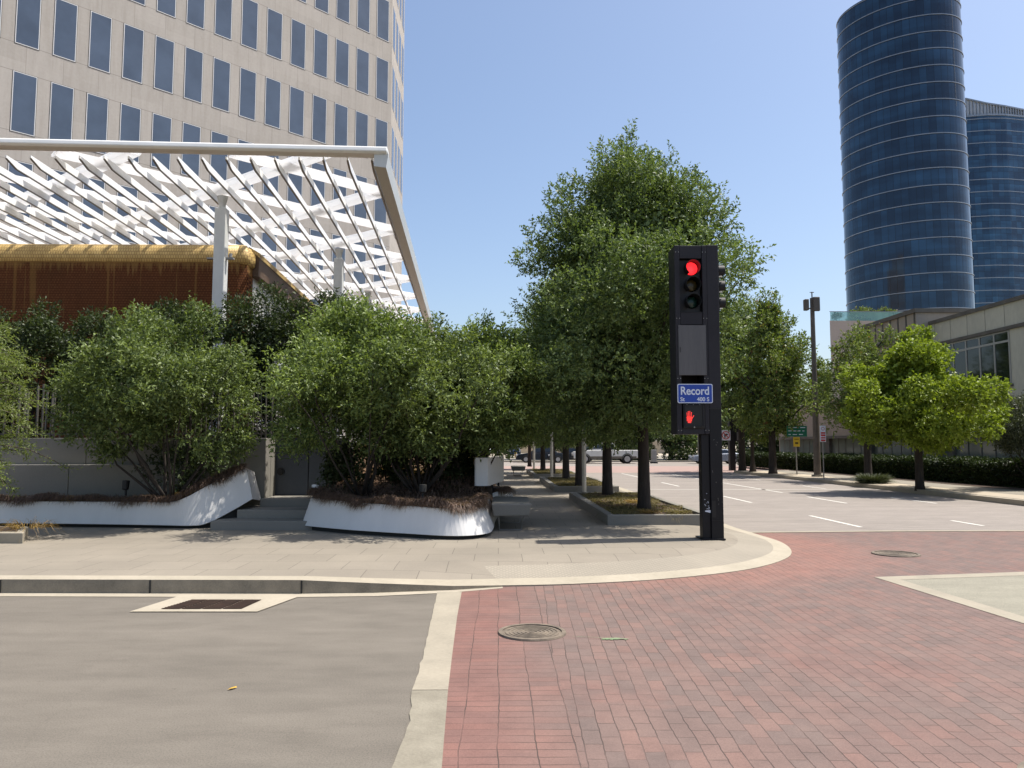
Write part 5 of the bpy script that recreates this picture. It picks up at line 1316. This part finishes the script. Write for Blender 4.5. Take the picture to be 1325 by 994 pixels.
while y < 61:
    m = MB(); m.box(X2 + .22, y - .03, .3, X2 + .29, y + .03, 2.12); w_ = m.build('ground_window', 'lime_ledge', b2); MB().box(X2 + .24, y + .031, .3, X2 + .26, y + 1.018, 2.12).build('pane', 'pale_glass', w_); y += 1.05; k += 1
    if k % 5 == 0: MB().box(X2 + .05, y - .03, .1, X2 + .32, y + .6, 2.12).build('pier', 'lime_ledge', b2); y += .64
tb = thing('terrace_building', (36, 74, 0), 'beige terrace block with a glass balustrade in front of the round glass tower', 'building')
MB().prism([(30.5, 70), (48, 70), (48, 84), (37.2, 84)], 0, 13.1).build('wall', 'beige', tb)
m = MB(); m.box(30.6, 70.05, 13.1, 40, 70.09, 13.92); m.build('balustrade', 'rail_glass', tb)
MB().box(30.55, 70.02, 13.93, 40, 70.12, 13.98).build('handrail', 'band', tb)
cl = blob(40, (0, 0, .6), (2.2, 1.0, .75), rng, (.3, .5)); shrub('terrace_bush', (35.3, 72, 13.1), 'pale green bush on the terrace behind the glass balustrade', None, cl, 9000, 'olive', .16, 91, 6)
cl = blob(6, (0, 0, .45), (.25, .25, .3), rng, (.2, .3)); shrub('potted_shrub', (31.6, 71, 13.1), 'small potted shrub at the left corner of the terrace', None, cl, 900, 'shrub_dark', .12, 92, 3)

# ------------------------------------------------------------------ glass towers
gt = thing('round_glass_tower', (97.3, 180, 0), 'tall round blue glass tower with thin pale floor bands at upper right', 'glass tower')
ea, eb, eth = 13.8, 10.0, R(-45)
def ell(t, da=0.0): 
    x = (ea + da) * math.cos(t); y = (eb + da) * math.sin(t)
    return (97.3 + x * math.cos(eth) - y * math.sin(eth), 180 + x * math.sin(eth) + y * math.cos(eth))
NS = 72; TZ = 108.6
m = MB(); arc = [0]
for i in range(NS):
    a, b = ell(2 * math.pi * i / NS), ell(2 * math.pi * (i + 1) / NS); arc.append(arc[-1] + math.dist(a, b))
for i in range(NS):
    a, b = ell(2 * math.pi * i / NS), ell(2 * math.pi * (i + 1) / NS)
    m.quad((*a, 0), (*b, 0), (*b, TZ), (*a, TZ), [(arc[i], 0), (arc[i + 1], 0), (arc[i + 1], TZ), (arc[i], TZ)])
m.poly([(*ell(2 * math.pi * i / NS), TZ) for i in range(NS)]); m.build('glass_wall', 'gt1', gt, smooth=True)
rb0 = None
for k in range(27):
    z = 108.2 - 4.0 * k
    if rb0 is None:
        m = MB(); m.loft([[(*ell(2 * math.pi * i / NS, d_), z + dz) for i in range(NS)] for d_, dz in ((.02, -.09), (.14, -.09), (.14, .09), (.02, .09))], cap=False); rb0 = m.build('floor_band', 'band', gt)
    else: c = rb0.copy(); COL.objects.link(c); c.parent = gt; c.location = (0, 0, -4.0 * k)
MB().tube([ell(-.35) + (TZ - 30,), ell(-.35) + (TZ + 4,)], .05, 5).build('lightning_rod', 'galv', gt)

g2 = thing('slab_glass_tower', (168, 247, 0), 'lower blue glass tower with a pale curved slatted crown at the right edge', 'glass tower')
cp = [(152, 252), (156.9, 248.6), (163, 247.2), (169, 247.2), (176, 248.5), (184, 251), (192, 255)]
ct = [119.4, 117.9, 115.7, 114.8, 114.2, 113.9, 113.6]
m = MB(); ar = 0
for i in range(len(cp) - 1):
    a, b = cp[i], cp[i + 1]; l = math.dist(a, b); m.quad((*a, 0), (*b, 0), (*b, 111.6), (*a, 111.6), [(ar, 0), (ar + l, 0), (ar + l, 111.6), (ar, 111.6)]); ar += l
a, b = cp[0], (150, 275); m.quad((*b, 0), (*a, 0), (*a, 111.6), (*b, 111.6), [(0, 0), (23, 0), (23, 111.6), (0, 111.6)])
m.poly([(*p, 111.6) for p in cp] + [(192, 275, 111.6), (150, 275, 111.6)]); m.build('glass_wall', 'gt2', g2)
for k in range(27):
    z = 110.6 - 4.15 * k
    if k == 0:
        m = MB(); m.loft([[(p[0], p[1] - .12, z - .12), (p[0], p[1] - .12, z + .12), (p[0], p[1] + .1, z + .12), (p[0], p[1] + .1, z - .12)] for p in cp]); rb1 = m.build('floor_band', 'band', g2)
    else: c = rb1.copy(); COL.objects.link(c); c.parent = g2; c.location = (0, 0, -4.15 * k)
m = MB()
for i in range(len(cp) - 1):
    a, b = cp[i], cp[i + 1]; m.quad((a[0], a[1] + .3, 111.6), (b[0], b[1] + .3, 111.6), (b[0], b[1] + .3, ct[i + 1]), (a[0], a[1] + .3, ct[i]))
m.build('crown_wall', 'crown_metal', g2)
m = MB()
for i in range(len(cp) - 1):
    a, b = Vector((*cp[i], 0)), Vector((*cp[i + 1], 0)); nn = int((b - a).length / 1.0)
    for j in range(nn): p = a.lerp(b, j / nn); zt = ct[i] + (ct[i + 1] - ct[i]) * j / nn; m.box(p.x, p.y - .1, 111.6, p.x + .3, p.y + .25, zt)
    m.beam((a.x, a.y, ct[i]), (b.x, b.y, ct[i + 1]), .5, .5); m.beam((a.x, a.y, 111.8), (b.x, b.y, 111.8), .5, .6)
m.build('crown_slats', 'band', g2)

# ------------------------------------------------------------------ vehicles
def wheel(t, x, y, r, w):
    m = MB(); rr = []
    for rad, yy in ((r * .62, 0), (r * .9, 0), (r, w * .2), (r, w * .8), (r * .9, w), (r * .62, w)): rr.append([(x + rad * math.cos(a * math.pi / 12), y + yy - w / 2, r + rad * math.sin(a * math.pi / 12)) for a in range(24)])
    o = m.loft(rr).build('wheel', 'tyre', t, local=True)
    m = MB(); m.tube([(x, y - w / 2 - .012, r), (x, y + w / 2 + .012, r)], r * .60, 16); m.build('rim', 'rim', o, local=True)
def vehicle(name, loc, rz, label, cat, body, cabin, W, wheels, r, paint, lower=None, group=None, bed_=None):
    """body: side outline (x,z); cabin: side outline; x points to the front"""
    t = thing(name, loc, label, cat, group, rz)
    def side(pts, w0, w1, z0, z1):
        def hw(z): f = min(max((z - z0) / max(z1 - z0, .01), 0), 1); return w0 + (w1 - w0) * f
        return MB().loft([[(x, -hw(z), z) for x, z in pts], [(x, hw(z), z) for x, z in pts]])
    zb = [p[1] for p in body]; side(body, W / 2, W / 2 * .94, min(zb), max(zb)).build('body', paint, t, local=True, bevel=.05, bseg=3)
    zc = [p[1] for p in cabin]; side(cabin, W / 2 * .92, W / 2 * .72, min(zc), max(zc)).build('cabin', paint, t, local=True, bevel=.05, bseg=3)
    xc = sum(p[0] for p in cabin) / len(cabin); zcm = (min(zc) + max(zc)) / 2
    inner = [(xc + (x - xc) * .86, zcm + (z - zcm) * .62 + .02) for x, z in cabin]
    side(inner, W / 2 * .925, W / 2 * .77, min(zc), max(zc)).build('side_window', 'car_glass', t, local=True)
    # windscreens
    m = MB(); up = sorted(cabin, key=lambda p: -p[1])[:2]; lo = sorted(cabin, key=lambda p: p[1])[:2]
    for sgn_ in (1, -1):
        a = max(up, key=lambda p: p[0] * sgn_); b = max(lo, key=lambda p: p[0] * sgn_)
        p0 = (a[0] + (b[0] - a[0]) * .15, a[1] + (b[1] - a[1]) * .15); p1 = (a[0] + (b[0] - a[0]) * .88, a[1] + (b[1] - a[1]) * .88); o_ = .03 * sgn_
        w0_, w1_ = W / 2 * .66, W / 2 * .78
        m.quad((p0[0] + o_, -w0_, p0[1] + .012), (p0[0] + o_, w0_, p0[1] + .012), (p1[0] + o_, w1_, p1[1] + .012), (p1[0] + o_, -w1_, p1[1] + .012))
    m.build('windscreen', 'car_glass', t, local=True)
    xf = max(p[0] for p in body); xr = min(p[0] for p in body); zh = max(zb) * .78
    for s in (-1, 1):
        MB().box(xf - .12, s * W * .38 - .14, zh - .12, xf + .015, s * W * .38 + .14, zh + .03).build('headlight', 'lamp_clear', t, local=True, bevel=.02)
        MB().box(xr - .012, s * W * .40 - .10, zh - .14, xr + .12, s * W * .40 + .10, zh + .10).build('tail_light', 'tail_red', t, local=True, bevel=.02)
        for x in wheels:
            wheel(t, x, s * (W / 2 - .11), r, .24)
            MB().loft([[(x + (r + .07) * math.cos(a * math.pi / 16), s * (W / 2 + .004), r + (r + .07) * math.sin(a * math.pi / 16)) for a in range(-2, 19)], [(x + (r + .01) * math.cos(a * math.pi / 16), s * (W / 2 + .012), r + (r + .01) * math.sin(a * math.pi / 16)) for a in range(-2, 19)]], cap=False, closed=False).build('wheel_arch', 'black', t, local=True)
    m = MB(); m.box(xf - .05, -W * .46, min(zb) + .02, xf + .05, W * .46, min(zb) + .26); m.box(xr - .05, -W * .46, min(zb) + .05, xr + .05, W * .46, min(zb) + .28); m.build('bumper', 'black' if lower else paint, t, local=True, bevel=.03)
    if lower: MB().box(xr + .3, -W / 2 - .006, min(zb) - .0, xf - .3, W / 2 + .006, min(zb) + .22).build('sill', lower, t, local=True, bevel=.02)
    return t
PI = math.pi
vehicle('pickup_truck', (9.7, 70.4, 0), PI, 'white pickup truck with tan lower trim crossing behind the oak trunks', 'pickup truck',
        [(2.95, .45), (2.98, .85), (2.85, 1.08), (1.5, 1.20), (-2.95, 1.22), (-3.0, .55), (-2.5, .48)], [(1.55, 1.18), (.75, 1.86), (-.75, 1.88), (-1.0, 1.18)], 1.98, (1.95, -1.85), .43, 'car_white', 'car_tan')
vehicle('coupe_car', (19.5, 69.3, 0), PI, 'silver coupe standing at the far crossing behind the signal pylon', 'car',
        [(2.2, .25), (2.25, .55), (2.05, .72), (.9, .86), (-1.9, .95), (-2.2, .85), (-2.25, .4), (-2.0, .25)], [(.95, .84), (.1, 1.28), (-.8, 1.30), (-1.75, .93)], 1.82, (1.35, -1.35), .33, 'car_silver')
vehicle('sport_utility_car', (2.3, 114, 0), -PI / 2, 'dark blue car facing the camera far down at the end of the sidewalk', 'car',
        [(2.2, .3), (2.25, .8), (2.1, 1.0), (1.1, 1.1), (-2.2, 1.1), (-2.25, .4)], [(1.2, 1.08), (.6, 1.68), (-1.9, 1.7), (-2.2, 1.08)], 1.85, (1.4, -1.4), .36, 'car_blue')
sed = [(2.25, .28), (2.3, .6), (2.1, .8), (1.0, .92), (-1.7, .98), (-2.25, .9), (-2.3, .4)]; sec_ = [(1.05, .9), (.3, 1.40), (-.9, 1.42), (-1.7, .96)]
for i, (x, y, pt, lab) in enumerate(((4.0, 74.5, 'car_dark', 'black sedan seen between the pale posts at the far crossing'), (7.0, 73.8, 'car_dark', 'black sedan behind the fourth oak trunk at the far crossing'), (10.0, 84, 'car_silver', 'grey sedan parked far beyond the crossing behind the pickup'), (26.5, 82, 'car_dark', 'dark sedan parked under the far trees at right'))):
    vehicle('sedan_car', (x, y, .0 if y < 77 else .12), PI, lab, 'car', sed, sec_, 1.8, (1.4, -1.4), .33, pt, group='parked and waiting sedans')
vehicle('parked_van', (-1.6, 118, .12), -PI / 2 + .4, 'pale van parked at the far left end of the street', 'van',
        [(2.3, .35), (2.35, .9), (2.1, 1.1), (1.3, 1.2), (-2.3, 1.2), (-2.35, .4)], [(1.35, 1.18), (.9, 1.95), (-2.2, 2.0), (-2.3, 1.18)], 1.9, (1.5, -1.5), .36, 'car_silver')
ub = thing('utility_cabinet', (14.2, 70.8, 0), 'pale utility cabinet standing just right of the pickup tail', 'utility cabinet')
MB().box(13.98, 70.6, .1, 14.45, 71.0, 1.25).build('cabinet', 'galv', ub, bevel=.03)
MB().box(13.9, 70.55, 0, 14.53, 71.05, .12).build('base', 'black', ub)
fh = thing('fire_hydrant', (2.1, 95, .12), 'small yellowish fire hydrant in the sandy lot at the end of the sidewalk', 'fire hydrant')
m = MB(); m.tube([(0, 0, 0), (0, 0, .06), (0, 0, .07), (0, 0, .55), (0, 0, .62), (0, 0, .72), (0, 0, .78)], [.17, .17, .11, .11, .14, .10, .03], 12); m.tube([(-.2, 0, .45), (.2, 0, .45)], .06, 8); m.build('barrel', 'hydrant', fh, local=True)
wp = thing('white_post', (18.6, 71.8, 0), 'thin white post behind the silver coupe', 'post')
MB().tube([(0, 0, 0), (0, 0, 4.2)], .06, 8).build('pole', 'pale_post', wp, local=True)

# ------------------------------------------------------------------ far trees and bank
bt = tree('background_tree', (6, 84, .1), 'broad dark tree beyond the far crossing, behind the pickup cab', 'tree', 'dark trees beyond the far crossing',
     [(1.2, 2.5), (2.2, 4.2), (4.5, 5.0), (6.5, 4.2), (8.2, 2.6), (9.3, 1.0)], 22000, .30, .55, 'oak', 301, .28, 'bark_dark', 130, (.6, 1.1), .5, 16)
spots = [(12.5, 86, 1.0, 'broad dark tree beyond the far crossing, right of the pickup'), (18.5, 83, .92, 'dark tree behind the silver coupe'), (24, 85, 1.0, 'dark tree behind the distant signal pylon'), (30, 82, .95, 'dark tree beyond the far crossing near the brown stone block'), (36.5, 86, 1.05, 'rightmost dark tree beyond the far crossing'), (.0, 124, .8, 'distant tree at the end of the sidewalk left of the blue car'), (6.5, 128, .9, 'distant tree right of the blue car'), (-6, 132, .9, 'distant tree furthest left beyond the lot')]
for i, (x, y, s, lab) in enumerate(spots): copy_tree(bt, (x, y, .1), i * 1.3, lab, scale=(s, s, s))
for i, (x, y, w, lab) in enumerate(((14.0, 79.5, 2.6, 'low dark bush beyond the crossing by the utility cabinet'), (20.5, 79, 3.4, 'low dark bush behind the silver coupe'), (27, 79, 3.6, 'low dark bush beyond the distant pylon'), (34, 80, 3.6, 'low dark bush at the right end beyond the crossing'))):
    cl = blob(34, (0, 0, .7), (w, 1.0, .8), rng, (.4, .7)); shrub('low_bush', (x, y, .1), lab, 'low dark bushes beyond the crossing', cl, 6000, 'shrub_dark', .22, 120 + i, 3)
fb_ = thing('distant_wall', (0, 170, 0), 'low sand coloured wall far away at the end of the street', 'wall')
MB().box(-40, 168, 0, 40, 169, 2.6).build('wall', 'sand', fb_)
